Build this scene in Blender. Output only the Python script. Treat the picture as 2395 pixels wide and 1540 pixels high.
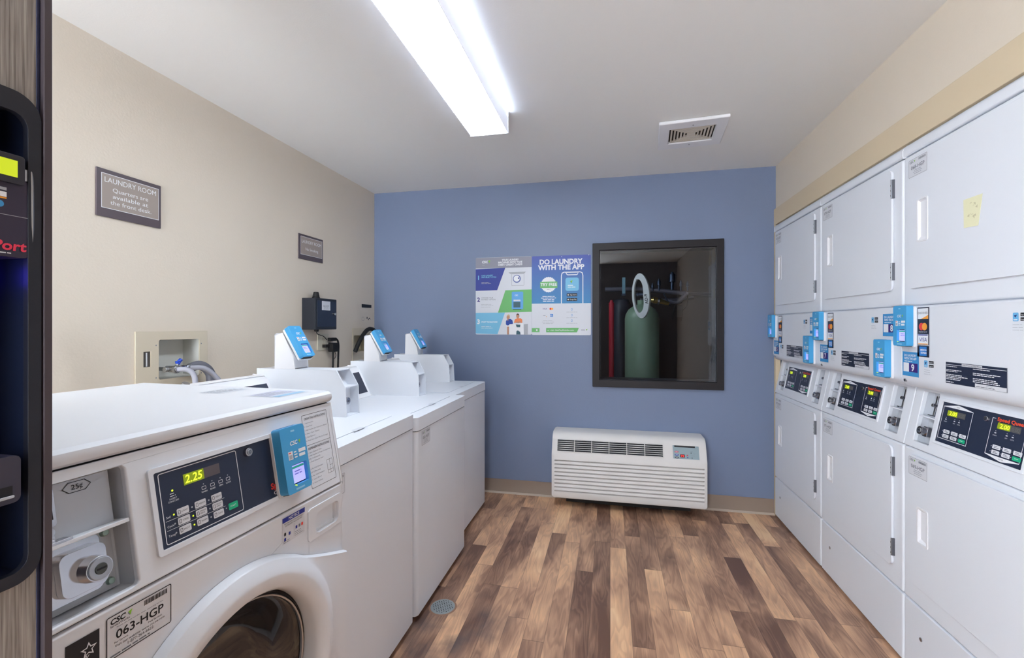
import bpy, bmesh, math, random
from math import radians as R, sin, cos, pi
from mathutils import Matrix, Vector
from mathutils.geometry import tessellate_polygon

for o in list(bpy.data.objects): bpy.data.objects.remove(o, do_unlink=True)
SC = bpy.context.scene
COL = SC.collection

# ------------------------------------------------------------------ camera, world, exposure
cam_d = bpy.data.cameras.new('camera'); cam = bpy.data.objects.new('camera', cam_d); COL.objects.link(cam)
cam_d.sensor_width = 36; cam_d.lens = 1053.39 / 2395 * 36; cam_d.shift_y = -6.5 / 2395
cam_d.clip_start = 0.02
cam.location = (0, 0, 1.2915); cam.rotation_euler = (R(90), 0, R(12.302))
SC.camera = cam
W = bpy.data.worlds.new('world'); SC.world = W; W.use_nodes = True
W.node_tree.nodes['Background'].inputs[0].default_value = (0.87, 0.93, 1.0, 1)
W.node_tree.nodes['Background'].inputs[1].default_value = 7.0  # strong world, added as fill through the open front side
SC.view_settings.view_transform = 'Standard'; SC.view_settings.look = 'None'
SC.view_settings.exposure = 1.42; SC.view_settings.gamma = 1.0
SC.view_settings.use_curve_mapping = False
LAMP = 9.5          # strength of the fluorescent diffusers
SC.cycles.max_bounces = 10; SC.cycles.diffuse_bounces = 6
SC.cycles.sample_clamp_indirect = 6

# room measures
XL, XR, XW, YB, YN, ZC = -1.914, 1.0953, 1.112, 3.411, -1.3, 2.3926
Y0, DY = 3.3801, 0.6893

# ------------------------------------------------------------------ materials
def lin(c):
    c = c / 255.0
    return c / 12.92 if c <= 0.04045 else ((c + 0.055) / 1.055) ** 2.4
def rgb(*c): return (lin(c[0]), lin(c[1]), lin(c[2]), 1)
MAT = {}
def mat(name, col, rough=0.5, metal=0.0, emit=0, coat=0, trans=0, ior=1.45, bump=0, bscale=200, spec=0.5, vary=0, vscale=3):
    if name in MAT: return MAT[name]
    m = bpy.data.materials.new(name); m.use_nodes = True; nt = m.node_tree
    b = nt.nodes['Principled BSDF']
    b.inputs['Base Color'].default_value = rgb(*col)
    b.inputs['Roughness'].default_value = rough
    b.inputs['Metallic'].default_value = metal
    b.inputs['IOR'].default_value = ior
    b.inputs['Specular IOR Level'].default_value = spec
    if coat: b.inputs['Coat Weight'].default_value = coat; b.inputs['Coat Roughness'].default_value = 0.08
    if trans: b.inputs['Transmission Weight'].default_value = trans
    if emit:
        b.inputs['Emission Color'].default_value = rgb(*col); b.inputs['Emission Strength'].default_value = emit * 0.5   # the exposure doubles it again
    if bump or vary:
        tc = nt.nodes.new('ShaderNodeTexCoord')
    if bump:
        n = nt.nodes.new('ShaderNodeTexNoise'); n.inputs['Scale'].default_value = bscale; n.inputs['Detail'].default_value = 3
        nt.links.new(tc.outputs['Object'], n.inputs['Vector'])
        bp = nt.nodes.new('ShaderNodeBump'); bp.inputs['Strength'].default_value = bump; bp.inputs['Distance'].default_value = 0.002
        nt.links.new(n.outputs['Fac'], bp.inputs['Height']); nt.links.new(bp.outputs['Normal'], b.inputs['Normal'])
    if vary:
        n2 = nt.nodes.new('ShaderNodeTexNoise'); n2.inputs['Scale'].default_value = vscale; n2.inputs['Detail'].default_value = 4
        nt.links.new(tc.outputs['Object'], n2.inputs['Vector'])
        mx = nt.nodes.new('ShaderNodeMix'); mx.data_type = 'RGBA'
        c = rgb(*col)
        mx.inputs['A'].default_value = tuple(x * (1 - vary) for x in c[:3]) + (1,)
        mx.inputs['B'].default_value = tuple(min(1, x * (1 + vary)) for x in c[:3]) + (1,)
        nt.links.new(n2.outputs['Fac'], mx.inputs['Factor']); nt.links.new(mx.outputs['Result'], b.inputs['Base Color'])
    MAT[name] = m
    return m

enamel = mat('white_enamel', (224, 228, 235), 0.36, spec=0.4)
enamel_wall = mat('white_enamel_textured', (222, 226, 233), 0.42, bump=0.08, bscale=900)
plastic_w = mat('white_plastic', (228, 229, 233), 0.4)
inside_g = mat('grey_inner_metal', (196, 200, 207), 0.45)
dark_gap = mat('dark_gap', (38, 40, 44), 0.8)
black = mat('black_ink', (22, 24, 30), 0.5)
navy = mat('navy_overlay', (38, 46, 68), 0.3)
white = mat('white_print', (232, 234, 238), 0.5)
paper = mat('label_paper', (214, 216, 222), 0.5)
grey_ink = mat('grey_ink', (120, 124, 134), 0.6)
pale_ink = mat('pale_grey_ink', (172, 176, 184), 0.6)
chrome = mat('chrome', (190, 190, 195), 0.14, metal=1)
hinge_m = mat('hinge_metal', (120, 122, 128), 0.35, metal=1)
steel = mat('brushed_steel', (170, 172, 176), 0.32, metal=1)
blue_r = mat('reader_blue', (74, 164, 218), 0.3)
blue_l = mat('sticker_blue', (62, 146, 205), 0.5)
purple = mat('sticker_purple', (58, 34, 120), 0.5)
screen_m = mat('reader_screen', (160, 160, 232), 0.3, emit=0.75)
lcd = mat('lcd_green', (186, 204, 30), 0.4, emit=0.5)
lcd_dim = mat('lcd_unlit', (88, 88, 88), 0.3)
lcd_bg = mat('lcd_backing', (128, 146, 16), 0.4, emit=0.35)
led = mat('led_green', (196, 224, 40), 0.4, emit=0.8)
green = mat('start_green', (22, 176, 128), 0.45)
orange = mat('orange_red_print', (240, 84, 48), 0.5)
red_p = mat('print_red', (228, 60, 50), 0.5)
amber = mat('print_amber', (246, 164, 60), 0.5)
rubber = mat('black_rubber', (20, 20, 22), 0.6)
base_shade = mat('base_shade_black', (18, 17, 17), 0.8)  # recessed bases painted black for the shade under the machines
wall_b = mat('beige_paint', (220, 209, 193), 0.6, bump=0.25, bscale=120, vary=0.02)
wall_blue = mat('blue_paint', (120, 134, 163), 0.5, bump=0.25, bscale=120, vary=0.02)
strip_m = mat('tan_paint', (212, 195, 166), 0.55, bump=0.1, bscale=120)
ceil_m = mat('ceiling_paint', (232, 232, 230), 0.7, bump=0.15, bscale=150)
base_m = mat('cove_base_taupe', (146, 128, 114), 0.5)
caulk = mat('caulk', (196, 180, 164), 0.6)
almond = mat('almond_plastic', (210, 199, 178), 0.45)
frame_m = mat('espresso_frame', (26, 22, 27), 0.5)

def floor_material():
    m = bpy.data.materials.new('wood_plank_vinyl'); m.use_nodes = True; nt = m.node_tree; N = nt.nodes; L = nt.links
    b = N['Principled BSDF']; b.inputs['Roughness'].default_value = 0.42
    tc = N.new('ShaderNodeTexCoord'); sep = N.new('ShaderNodeSeparateXYZ'); L.new(tc.outputs['Object'], sep.inputs[0])
    def M(op, a, b_=None, c=None):
        n = N.new('ShaderNodeMath'); n.operation = op
        for i, v in enumerate((a, b_, c)):
            if v is None: continue
            if isinstance(v, (int, float)): n.inputs[i].default_value = v
            else: L.new(v, n.inputs[i])
        return n.outputs[0]
    X, Y = sep.outputs[0], sep.outputs[1]
    xs = M('DIVIDE', X, 0.0885); row = M('FLOOR', xs); fx = M('FRACT', xs)
    wn = N.new('ShaderNodeTexWhiteNoise'); wn.noise_dimensions = '1D'; L.new(row, wn.inputs['W'])
    yo = M('ADD', M('DIVIDE', Y, 0.98), M('MULTIPLY', wn.outputs['Value'], 7.3))
    seg = M('FLOOR', yo); fy = M('FRACT', yo)
    cmb = N.new('ShaderNodeCombineXYZ'); L.new(row, cmb.inputs[0]); L.new(seg, cmb.inputs[1])
    wn2 = N.new('ShaderNodeTexWhiteNoise'); wn2.noise_dimensions = '3D'; L.new(cmb.outputs[0], wn2.inputs['Vector'])
    # grain coordinates, shifted plank by plank
    vadd = N.new('ShaderNodeVectorMath'); vadd.operation = 'MULTIPLY_ADD'
    L.new(wn2.outputs['Color'], vadd.inputs[0]); vadd.inputs[1].default_value = (37, 41, 13); L.new(tc.outputs['Object'], vadd.inputs[2])
    def noise(scale_vec, scale, detail, dist=0, rough=0.5):
        mp = N.new('ShaderNodeVectorMath'); mp.operation = 'MULTIPLY'; L.new(vadd.outputs[0], mp.inputs[0]); mp.inputs[1].default_value = scale_vec
        n = N.new('ShaderNodeTexNoise'); n.inputs['Scale'].default_value = scale; n.inputs['Detail'].default_value = detail
        n.inputs['Distortion'].default_value = dist; n.inputs['Roughness'].default_value = rough
        L.new(mp.outputs[0], n.inputs['Vector']); return n.outputs['Fac']
    smoky = noise((1, 0.36, 1), 6.5, 2, 0.5)
    fine = noise((1, 0.05, 1), 260, 3)
    cath = noise((1, 0.16, 1), 14, 2, 0.4)
    ringf = M('FRACT', M('MULTIPLY', cath, 9))
    ring = M('MULTIPLY', M('POWER', ringf, 3), M('SUBTRACT', 1, ringf))
    tone = M('ADD', M('MULTIPLY', wn2.outputs['Value'], 0.62), M('MULTIPLY', M('SUBTRACT', smoky, 0.5), 1.5))
    tone = M('ADD', tone, 0.2)
    tone = M('ADD', tone, M('MULTIPLY', M('SUBTRACT', fine, 0.5), 0.26))
    tone = M('SUBTRACT', tone, M('MULTIPLY', ring, 1.2))
    cr = N.new('ShaderNodeValToRGB'); L.new(tone, cr.inputs[0])
    e = cr.color_ramp.elements; e[0].position = 0.0; e[0].color = rgb(112, 82, 68); e[1].position = 1.0; e[1].color = rgb(250, 210, 166)
    for p, c in ((0.28, (156, 120, 98)), (0.52, (198, 156, 126)), (0.78, (232, 186, 146))):
        q = e.new(p); q.color = rgb(*c)
    # seams
    sx = M('LESS_THAN', M('MINIMUM', fx, M('SUBTRACT', 1, fx)), 0.012)
    sy = M('LESS_THAN', M('MINIMUM', fy, M('SUBTRACT', 1, fy)), 0.0018)
    s = M('MULTIPLY', M('MAXIMUM', sx, sy), 0.45)
    mx = N.new('ShaderNodeMix'); mx.data_type = 'RGBA'; L.new(s, mx.inputs['Factor']); L.new(cr.outputs[0], mx.inputs['A']); mx.inputs['B'].default_value = rgb(50, 38, 36)
    # grime beside the drain
    dv = N.new('ShaderNodeVectorMath'); dv.operation = 'DISTANCE'; L.new(tc.outputs['Object'], dv.inputs[0]); dv.inputs[1].default_value = (-0.66, 1.72, 0)
    g = N.new('ShaderNodeTexNoise'); g.inputs['Scale'].default_value = 7; g.inputs['Detail'].default_value = 5; L.new(tc.outputs['Object'], g.inputs['Vector'])
    gf = M('MULTIPLY', M('MAXIMUM', M('SUBTRACT', 1, M('DIVIDE', dv.outputs['Value'], 0.5)), 0), M('MULTIPLY', M('MAXIMUM', M('SUBTRACT', g.outputs['Fac'], 0.42), 0), 3.2))
    mg = N.new('ShaderNodeMix'); mg.data_type = 'RGBA'; L.new(gf, mg.inputs['Factor']); L.new(mx.outputs['Result'], mg.inputs['A']); mg.inputs['B'].default_value = rgb(78, 74, 78)
    L.new(mg.outputs['Result'], b.inputs['Base Color'])
    bp = N.new('ShaderNodeBump'); bp.inputs['Strength'].default_value = 0.15; bp.inputs['Distance'].default_value = 0.001
    L.new(fine, bp.inputs['Height']); L.new(bp.outputs['Normal'], b.inputs['Normal'])
    return m
floor_m = floor_material()

# ------------------------------------------------------------------ mesh builder
TXT = {}
def text_mesh(s, off=0.0):
    key = (s, off)
    if key in TXT: return TXT[key]
    cu = bpy.data.curves.new('t', 'FONT'); cu.body = s; cu.resolution_u = 3; cu.offset = off; cu.size = 1
    ob = bpy.data.objects.new('t', cu); COL.objects.link(ob)
    dg = bpy.context.evaluated_depsgraph_get(); me = bpy.data.meshes.new_from_object(ob.evaluated_get(dg))
    vs = [(v.co.x, v.co.y) for v in me.vertices]; fs = [list(p.vertices) for p in me.polygons]
    bpy.data.objects.remove(ob, do_unlink=True); bpy.data.curves.remove(cu); bpy.data.meshes.remove(me)
    TXT[key] = (vs, fs)
    return TXT[key]

def rr(u0, v0, u1, v1, r, n=5):
    out = []
    for cx, cy, a0 in ((u1 - r, v0 + r, -90), (u1 - r, v1 - r, 0), (u0 + r, v1 - r, 90), (u0 + r, v0 + r, 180)):
        for i in range(n + 1):
            a = R(a0 + 90 * i / n); out.append((cx + r * cos(a), cy + r * sin(a)))
    return out
def circ_pts(cx, cy, r, n=24, ry=None): return [(cx + r * cos(2 * pi * i / n), cy + (ry or r) * sin(2 * pi * i / n)) for i in range(n)]
def FR(o=(0, 0, 0), t=0.0):
    """(u right, v up, w out of the face) -> local axes of a thing whose front looks along -y; t = lean back of the face, degrees"""
    t = R(t)
    return Matrix(((1, 0, 0, o[0]), (0, sin(t), -cos(t), o[1]), (0, cos(t), sin(t), o[2]), (0, 0, 0, 1)))

class MB:
    def __init__(s, T=None):
        s.v = []; s.f = []; s.m = []; s.mats = []; s.T = T or Matrix.Identity(4)
    def mi(s, m):
        if m not in s.mats: s.mats.append(m)
        return s.mats.index(m)
    def add(s, vs, fs, m):
        k = len(s.v); i = s.mi(m)
        s.v += [tuple(s.T @ Vector(p)) for p in vs]
        for f in fs: s.f.append([k + a for a in f]); s.m.append(i)
    def box(s, x0, x1, y0, y1, z0, z1, m):
        s.add([(x0, y0, z0), (x1, y0, z0), (x1, y1, z0), (x0, y1, z0), (x0, y0, z1), (x1, y0, z1), (x1, y1, z1), (x0, y1, z1)],
              [(3, 2, 1, 0), (4, 5, 6, 7), (0, 1, 5, 4), (1, 2, 6, 5), (2, 3, 7, 6), (3, 0, 4, 7)], m)
    def prism(s, prof, a0, a1, m):
        """profile of (y, z) points swept along x"""
        n = len(prof)
        ar = sum(prof[i][0] * prof[(i + 1) % n][1] - prof[(i + 1) % n][0] * prof[i][1] for i in range(n))
        if ar < 0: prof = prof[::-1]
        vs = [(a0, p[0], p[1]) for p in prof] + [(a1, p[0], p[1]) for p in prof]
        fs = [(i, (i + 1) % n, n + (i + 1) % n, n + i)[::-1] for i in range(n)]
        tri = tessellate_polygon([[Vector((p[0], p[1], 0)) for p in prof]])
        for t in tri:
            a, b, c = t
            cr = (prof[b][0] - prof[a][0]) * (prof[c][1] - prof[a][1]) - (prof[c][0] - prof[a][0]) * (prof[b][1] - prof[a][1])
            if cr < 0: a, c = c, a
            fs.append((n + a, n + b, n + c)); fs.append((c, b, a))
        s.add(vs, fs, m)
    def plate(s, outer, holes, w0, w1, m, ms=None):
        """flat plate with holes in the (u, v) plane between depths w0 < w1"""
        loops = [outer] + list(holes); pts = [p for l in loops for p in l]; n = len(pts)
        vs = [(p[0], p[1], w0) for p in pts] + [(p[0], p[1], w1) for p in pts]
        fs = []
        for t in tessellate_polygon([[Vector((p[0], p[1], 0)) for p in l] for l in loops]):
            a, b, c = t
            cr = (pts[b][0] - pts[a][0]) * (pts[c][1] - pts[a][1]) - (pts[c][0] - pts[a][0]) * (pts[b][1] - pts[a][1])
            if cr < 0: a, c = c, a
            fs.append((n + a, n + b, n + c)); fs.append((c, b, a))
        k = 0
        for j, l in enumerate(loops):
            q = len(l); ar = sum(l[i][0] * l[(i + 1) % q][1] - l[(i + 1) % q][0] * l[i][1] for i in range(q))
            ccw = ar > 0
            if j > 0: ccw = not ccw
            for i in range(q):
                a, b = k + i, k + (i + 1) % q
                f = (a, b, n + b, n + a)
                fs.append(f if ccw else f[::-1])
            k += q
        s.add(vs, fs, m)
    def rect(s, u0, v0, u1, v1, m, w=0.0005): s.add([(u0, v0, w), (u1, v0, w), (u1, v1, w), (u0, v1, w)], [(0, 1, 2, 3)], m)
    def poly(s, pts, m, w=0.0005):
        n = len(pts); ar = sum(pts[i][0] * pts[(i + 1) % n][1] - pts[(i + 1) % n][0] * pts[i][1] for i in range(n))
        if ar < 0: pts = pts[::-1]
        fs = []
        for a, b, c in tessellate_polygon([[Vector((p[0], p[1], 0)) for p in pts]]):
            cr = (pts[b][0] - pts[a][0]) * (pts[c][1] - pts[a][1]) - (pts[c][0] - pts[a][0]) * (pts[b][1] - pts[a][1])
            fs.append((a, b, c) if cr > 0 else (c, b, a))
        s.add([(p[0], p[1], w) for p in pts], fs, m)
    def circ(s, cx, cy, r, m, w=0.0005, n=20, ry=None): s.poly(circ_pts(cx, cy, r, n, ry), m, w)
    def ringline(s, outer, inner, m, w=0.0005):
        n = len(outer); s.add([(p[0], p[1], w) for p in outer] + [(p[0], p[1], w) for p in inner], [(i, (i + 1) % n, n + (i + 1) % n, n + i) for i in range(n)], m)
    def outline(s, u0, v0, u1, v1, r, lw, m, w=0.0005):
        s.ringline(rr(u0, v0, u1, v1, r, 3), rr(u0 + lw, v0 + lw, u1 - lw, v1 - lw, max(r - lw, 0.0002), 3), m, w)
    def text(s, t, u, v, h, m, w=0.001, al='l', width=None, off=0.0, slant=0.0):
        vs, fs = text_mesh(t, off)
        if not vs: return
        k = h / 0.7; x0 = min(p[0] for p in vs); x1 = max(p[0] for p in vs)
        kx = k if width is None else width / (x1 - x0)
        wd = (x1 - x0) * kx
        du = {'l': 0, 'c': -wd / 2, 'r': -wd}[al]
        s.add([((p[0] - x0) * kx + du + u + slant * p[1] * k, p[1] * k + v, w) for p in vs], fs, m)
    def bars(s, u0, u1, v1, v0, n, m, w=0.001, th=0.45, seed=1, al='l'):
        rnd = random.Random(seed); p = (v1 - v0) / n
        for i in range(n):
            L = (u1 - u0) * rnd.uniform(0.6, 1.0); y = v1 - (i + 0.5) * p
            a = u0 if al == 'l' else (u0 + u1 - L) / 2
            x = a
            while x < a + L - 1e-6:
                q = min(a + L, x + p * rnd.uniform(1.2, 3.2)); s.rect(x, y - p * th / 2, q, y + p * th / 2, m, w); x = q + p * 0.35
    def cyl(s, a, b, r0, r1, m, n=20, caps=True):
        a = Vector(a); b = Vector(b); d = (b - a).normalized()
        x = d.orthogonal().normalized(); y = d.cross(x)
        vs = [tuple(a + (x * cos(2 * pi * i / n) + y * sin(2 * pi * i / n)) * r0) for i in range(n)] + [tuple(b + (x * cos(2 * pi * i / n) + y * sin(2 * pi * i / n)) * r1) for i in range(n)]
        fs = [(i, (i + 1) % n, n + (i + 1) % n, n + i) for i in range(n)]
        if caps: fs += [tuple(range(n))[::-1], tuple(range(n, 2 * n))]
        s.add(vs, fs, m)
    def tube(s, pts, r, m, n=10, sub=6):
        P = [Vector(p) for p in pts]; Q = []
        for i in range(len(P) - 1):
            p0 = P[max(i - 1, 0)]; p1 = P[i]; p2 = P[i + 1]; p3 = P[min(i + 2, len(P) - 1)]
            for j in range(sub):
                t = j / sub
                Q.append(0.5 * ((2 * p1) + (-p0 + p2) * t + (2 * p0 - 5 * p1 + 4 * p2 - p3) * t * t + (-p0 + 3 * p1 - 3 * p2 + p3) * t ** 3))
        Q.append(P[-1])
        vs = []; fs = []; x = None
        for i, q in enumerate(Q):
            d = (Q[min(i + 1, len(Q) - 1)] - Q[max(i - 1, 0)]).normalized()
            x = d.orthogonal().normalized() if x is None else (x - d * x.dot(d)).normalized()
            y = d.cross(x)
            vs += [tuple(q + (x * cos(2 * pi * k / n) + y * sin(2 * pi * k / n)) * r) for k in range(n)]
        for i in range(len(Q) - 1):
            for k in range(n): fs.append((i * n + k, i * n + (k + 1) % n, (i + 1) * n + (k + 1) % n, (i + 1) * n + k))
        fs.append(tuple(range(n))[::-1]); fs.append(tuple(range((len(Q) - 1) * n, len(Q) * n)))
        s.add(vs, fs, m)
    def revolve(s, cx, cy, prof, m, n=64, a0=0, a1=360, close=False):
        """(r, w) profile turned about the w axis through (cx, cy)"""
        full = abs(a1 - a0) >= 360; k = n if full else n + 1; q = len(prof)
        vs = []
        for i in range(k):
            a = R(a0 + (a1 - a0) * i / n)
            vs += [(cx + r * cos(a), cy + r * sin(a), w) for r, w in prof]
        fs = []
        for i in range(n):
            j = (i + 1) % k
            for p in range(q - (0 if close else 1)):
                p2 = (p + 1) % q; fs.append((i * q + p, j * q + p, j * q + p2, i * q + p2))
        s.add(vs, fs, m)
    def pocket(s, u0, v0, u1, v1, d, m, w=0.0, inset=0.0):
        """open box let into the face: four walls and a floor at depth d"""
        i = inset
        s.add([(u0, v0, w), (u1, v0, w), (u1, v1, w), (u0, v1, w), (u0 + i, v0 + i, w - d), (u1 - i, v0 + i, w - d), (u1 - i, v1 - i, w - d), (u0 + i, v1 - i, w - d)],
              [(4, 5, 6, 7), (0, 1, 5, 4), (1, 2, 6, 5), (2, 3, 7, 6), (3, 0, 4, 7)], m)
    def build(s, name, parent=None, bevel=0, seg=2, angle=35, label=None, solid=False):
        me = bpy.data.meshes.new(name); me.from_pydata(s.v, [], s.f); me.validate(); me.update()
        for m in s.mats: me.materials.append(m)
        if len(me.polygons) == len(s.m): me.polygons.foreach_set('material_index', s.m)
        me.polygons.foreach_set('use_smooth', [True] * len(me.polygons))
        me.set_sharp_from_angle(angle=R(angle))
        o = bpy.data.objects.new(name, me); COL.objects.link(o)
        if parent: o.parent = parent
        if bevel:
            b = o.modifiers.new('bevel', 'BEVEL'); b.width = bevel; b.segments = seg; b.limit_method = 'ANGLE'; b.angle_limit = R(30); b.harden_normals = True
        if label: o['label'] = label
        return o

def tag(o, label=None, cat=None, group=None, kind=None):
    for k, v in (('label', label), ('category', cat), ('group', group), ('kind', kind)):
        if v: o[k] = v
    return o
def empty(name, loc, rz=0, label=None, cat=None, group=None):
    o = bpy.data.objects.new(name, None); COL.objects.link(o); o.location = loc; o.rotation_euler = (0, 0, R(rz)); o.empty_display_size = 0.1
    return tag(o, label, cat, group)
def put(o, T): o.matrix_local = T; return o
def struct(mb, name, **k): return tag(mb.build(name, **k), kind='structure')

# ================================================================== the room
m = MB(); m.box(XL - 0.3, 2.1, YN - 0.2, 5.6, -0.1, 0, floor_m); struct(m, 'floor')
m = MB(); m.box(XL - 0.3, 2.1, YN - 0.2, YB + 0.11, ZC, ZC + 0.1, ceil_m); struct(m, 'ceiling')
m = MB(Matrix(((0, 0, 1, XL), (1, 0, 0, 0), (0, 1, 0, 0), (0, 0, 0, 1))))
m.plate([(YN - 0.1, 0), (YB + 0.1, 0), (YB + 0.1, ZC), (YN - 0.1, ZC)], [[(1.577, 1.058), (1.778, 1.058), (1.778, 1.234), (1.577, 1.234)], [(3.093, 1.093), (3.327, 1.093), (3.327, 1.222), (3.093, 1.222)]], -0.12, 0, wall_b); struct(m, 'wall_left')
m = MB(); m.box(-.3, 2.0, YN - 0.1, YN, 0, ZC, mat('dimmed_front_paint', (84, 76, 72), .7)); struct(m, 'wall_front')   # darkened for a dim pane reflection; rest left open for added world fill
# blue back wall with the window opening
WX0, WX1, WZ0, WZ1 = -0.085, 0.738, 0.888, 1.862
m = MB(FR((0, YB, 0)))
m.plate([(XL - 0.12, 0), (2.0, 0), (2.0, ZC), (XL - 0.12, ZC)], [[(WX0, WZ0), (WX1, WZ0), (WX1, WZ1), (WX0, WZ1)]], -0.12, 0, wall_blue); struct(m, 'wall_back')
m = MB()
m.box(XW, 2.0, 1.30, YB, 2.0, ZC, wall_b)           # bulkhead above the dryers
m.box(XW, 2.0, YN - 0.1, 1.28, 0, ZC, mat('dimmed_near_paint', (158, 146, 134), .7)); m.box(XW, 2.0, 1.28, 1.30, 0, ZC, wall_b)  # near stretch darkened so its reflection in the pane stays dim
m.box(1.86, 2.0, 1.30, YB, 0, 2.0, wall_b)
struct(m, 'wall_right')
m = MB(); m.box(1.099, XW + 0.02, 1.30, YB - 0.001, 1.984, 2.094, strip_m); m.box(1.10, XW + 0.02, Y0 + 0.002, YB - 0.001, 0, 1.984, strip_m); struct(m, 'trim_1', bevel=0.002)
m = MB(); m.prism([(YB, 0), (YB, 0.102), (YB - 0.004, 0.103), (YB - 0.006, 0.02), (YB - 0.016, 0.004), (YB - 0.018, 0)], XL, 1.098, base_m)
m.prism([(YB - 0.012, 0), (YB - 0.012, 0.010), (YB - 0.026, 0.003), (YB - 0.03, 0)], XL, 1.098, caulk); struct(m, 'baseboard_back')
m = MB(); m.box(XL, XL + 0.006, YN, YB, 0, 0.1, base_m); struct(m, 'baseboard_left')

# utility room seen through the window
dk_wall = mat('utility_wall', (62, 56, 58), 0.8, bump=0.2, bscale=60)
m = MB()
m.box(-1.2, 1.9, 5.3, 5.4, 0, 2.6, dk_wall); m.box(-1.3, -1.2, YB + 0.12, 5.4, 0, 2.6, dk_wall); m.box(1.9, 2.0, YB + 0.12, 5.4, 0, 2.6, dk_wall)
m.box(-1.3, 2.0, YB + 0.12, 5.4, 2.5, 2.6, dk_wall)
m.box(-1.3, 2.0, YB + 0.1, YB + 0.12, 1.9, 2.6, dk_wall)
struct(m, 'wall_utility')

# ---------------------------------------------------------------- window
w_root = empty('window_1', (0.3265, YB, 0.84)); tag(w_root, kind='structure')
fx0, fx1, fz0, fz1 = -0.1285, 0.777, 0.843, 1.905
m = MB(FR((-0.3265, 0, -0.84)))
m.plate([(fx0, fz0), (fx1, fz0), (fx1, fz1), (fx0, fz1)], [[(-0.076, 0.897), (0.729, 0.897), (0.729, 1.852), (-0.076, 1.852)]], 0.001, 0.028, frame_m)
fr = m.build('window_frame', w_root, bevel=0.004)
m = MB(FR((-0.3265, 0, -0.84)))
m.plate([(WX0 + 0.001, WZ0 + 0.001), (WX1 - 0.001, WZ0 + 0.001), (WX1 - 0.001, WZ1 - 0.001), (WX0 + 0.001, WZ1 - 0.001)], [[(WX0 + 0.015, WZ0 + 0.015), (WX1 - 0.015, WZ0 + 0.015), (WX1 - 0.015, WZ1 - 0.015), (WX0 + 0.015, WZ1 - 0.015)]], -0.119, -0.002, mat('window_liner', (60, 60, 68), 0.5))
m.build('window_jamb', w_root)
glass_m = mat('window_glass', (225, 232, 240), 0.0, trans=1, ior=1.52)
m = MB(FR((-0.3265, 0, -0.84))); m.plate([(-0.08, 0.893), (0.733, 0.893), (0.733, 1.856), (-0.08, 1.856)], [], 0.003, 0.008, glass_m); m.build('window_pane', w_root)

# ---------------------------------------------------------------- things in the utility room
tank_m = mat('green_tank_enamel', (132, 158, 134), 0.4, vary=0.15, vscale=5)
m = MB(Matrix.Translation((0.284, 4.3, 0)))
m.revolve(0, 0, [(0.0, 0), (0.15, 0.0), (0.152, 0.02), (0.152, 1.36), (0.145, 1.40), (0.12, 1.445), (0.08, 1.475), (0.04, 1.49), (0.04, 1.53), (0.0, 1.53)], tank_m, 40)
tk = m.build('pressure_tank'); tag(tk, 'green round-topped pressure tank in the dark room behind the window', 'tank')
dkblue = mat('dark_tank', (34, 44, 62), 0.5)
m = MB(Matrix.Translation((0.115, 4.75, 0))); m.revolve(0, 0, [(0, 0), (0.1, 0), (0.1, 1.5), (0.07, 1.56), (0, 1.58)], dkblue, 32)
tag(m.build('pressure_tank'), 'dark blue tank behind the green tank, seen through the window', 'tank')
m = MB(); m.cyl((0.012, 4.5, 0), (0.012, 4.5, 1.52), 0.026, 0.026, mat('red_pipe', (190, 40, 60), 0.4)); m.cyl((0.012, 4.5, 1.52), (0.012, 4.5, 1.545), 0.02, 0.012, mat('red_pipe', (190, 40, 60), 0.4))
tag(m.build('standing_pipe'), 'red upright pipe at the left behind the window glass', 'pipe')
pipe_m = mat('grey_pipe', (108, 108, 122), 0.35, metal=0.3)
m = MB(); m.tube([(-0.05, 4.62, 1.66), (0.3, 4.6, 1.655), (0.7, 4.5, 1.6)], 0.022, pipe_m); m.tube([(0.7, 4.5, 1.6), (0.78, 4.75, 1.61), (1.3, 4.8, 1.6)], 0.02, pipe_m)
m.tube([(0.3, 4.75, 1.56), (0.55, 4.7, 1.55), (0.8, 4.7, 1.58)], 0.018, pipe_m); m.tube([(0.52, 4.5, 1.54), (0.62, 4.5, 1.52), (0.7, 4.5, 1.6)], 0.02, pipe_m)
tag(m.build('water_pipe'), 'grey horizontal water pipes running behind the green tank', 'pipe')
gm = mat('dark_valve_metal', (60, 72, 92), 0.35, metal=0.6)
vroot = empty('valve_manifold', (0.6, 4.55, 1.64), 0, 'dark valves standing on the pipes at the window upper middle', 'valve')
for x, z1, r in ((-0.02, 0.15, 0.03), (-0.14, 0.09, 0.02), (-0.2, 0.05, 0.014), (0.06, 0.07, 0.014), (0.12, 0.06, 0.014)):
    m = MB(); m.cyl((x, 0, -0.01), (x, 0, z1 * 0.6), r * 0.5, r * 0.5, gm); m.cyl((x, 0, z1 * 0.5), (x, 0, z1), r, r * 0.9, gm); m.cyl((x, 0, z1), (x, 0, z1 + 0.02), r * 0.6, r * 0.4, gm)
    m.build('valve', vroot, bevel=0.002)
m = MB(); m.tube([(0.09, 0.0, -0.02), (0.06, -0.03, -0.12), (0.0, -0.04, -0.16), (-0.02, -0.03, -0.28)], 0.006, rubber); m.tube([(0.12, 0, -0.03), (0.11, -0.03, -0.15), (0.07, -0.03, -0.2), (0.06, -0.03, -0.3)], 0.005, rubber); m.build('wire', vroot)
m = MB(); m.box(0.02, 0.07, -0.05, -0.02, -0.26, -0.15, rubber); m.build('switch_box', vroot, bevel=0.004)
m = MB(); m.box(0.113, 0.143, 4.45, 4.5, 1.6, 1.76, mat('pale_blue_gauge', (120, 160, 175), 0.4)); m.box(0.108, 0.148, 4.44, 4.51, 1.585, 1.605, gm)
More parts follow.
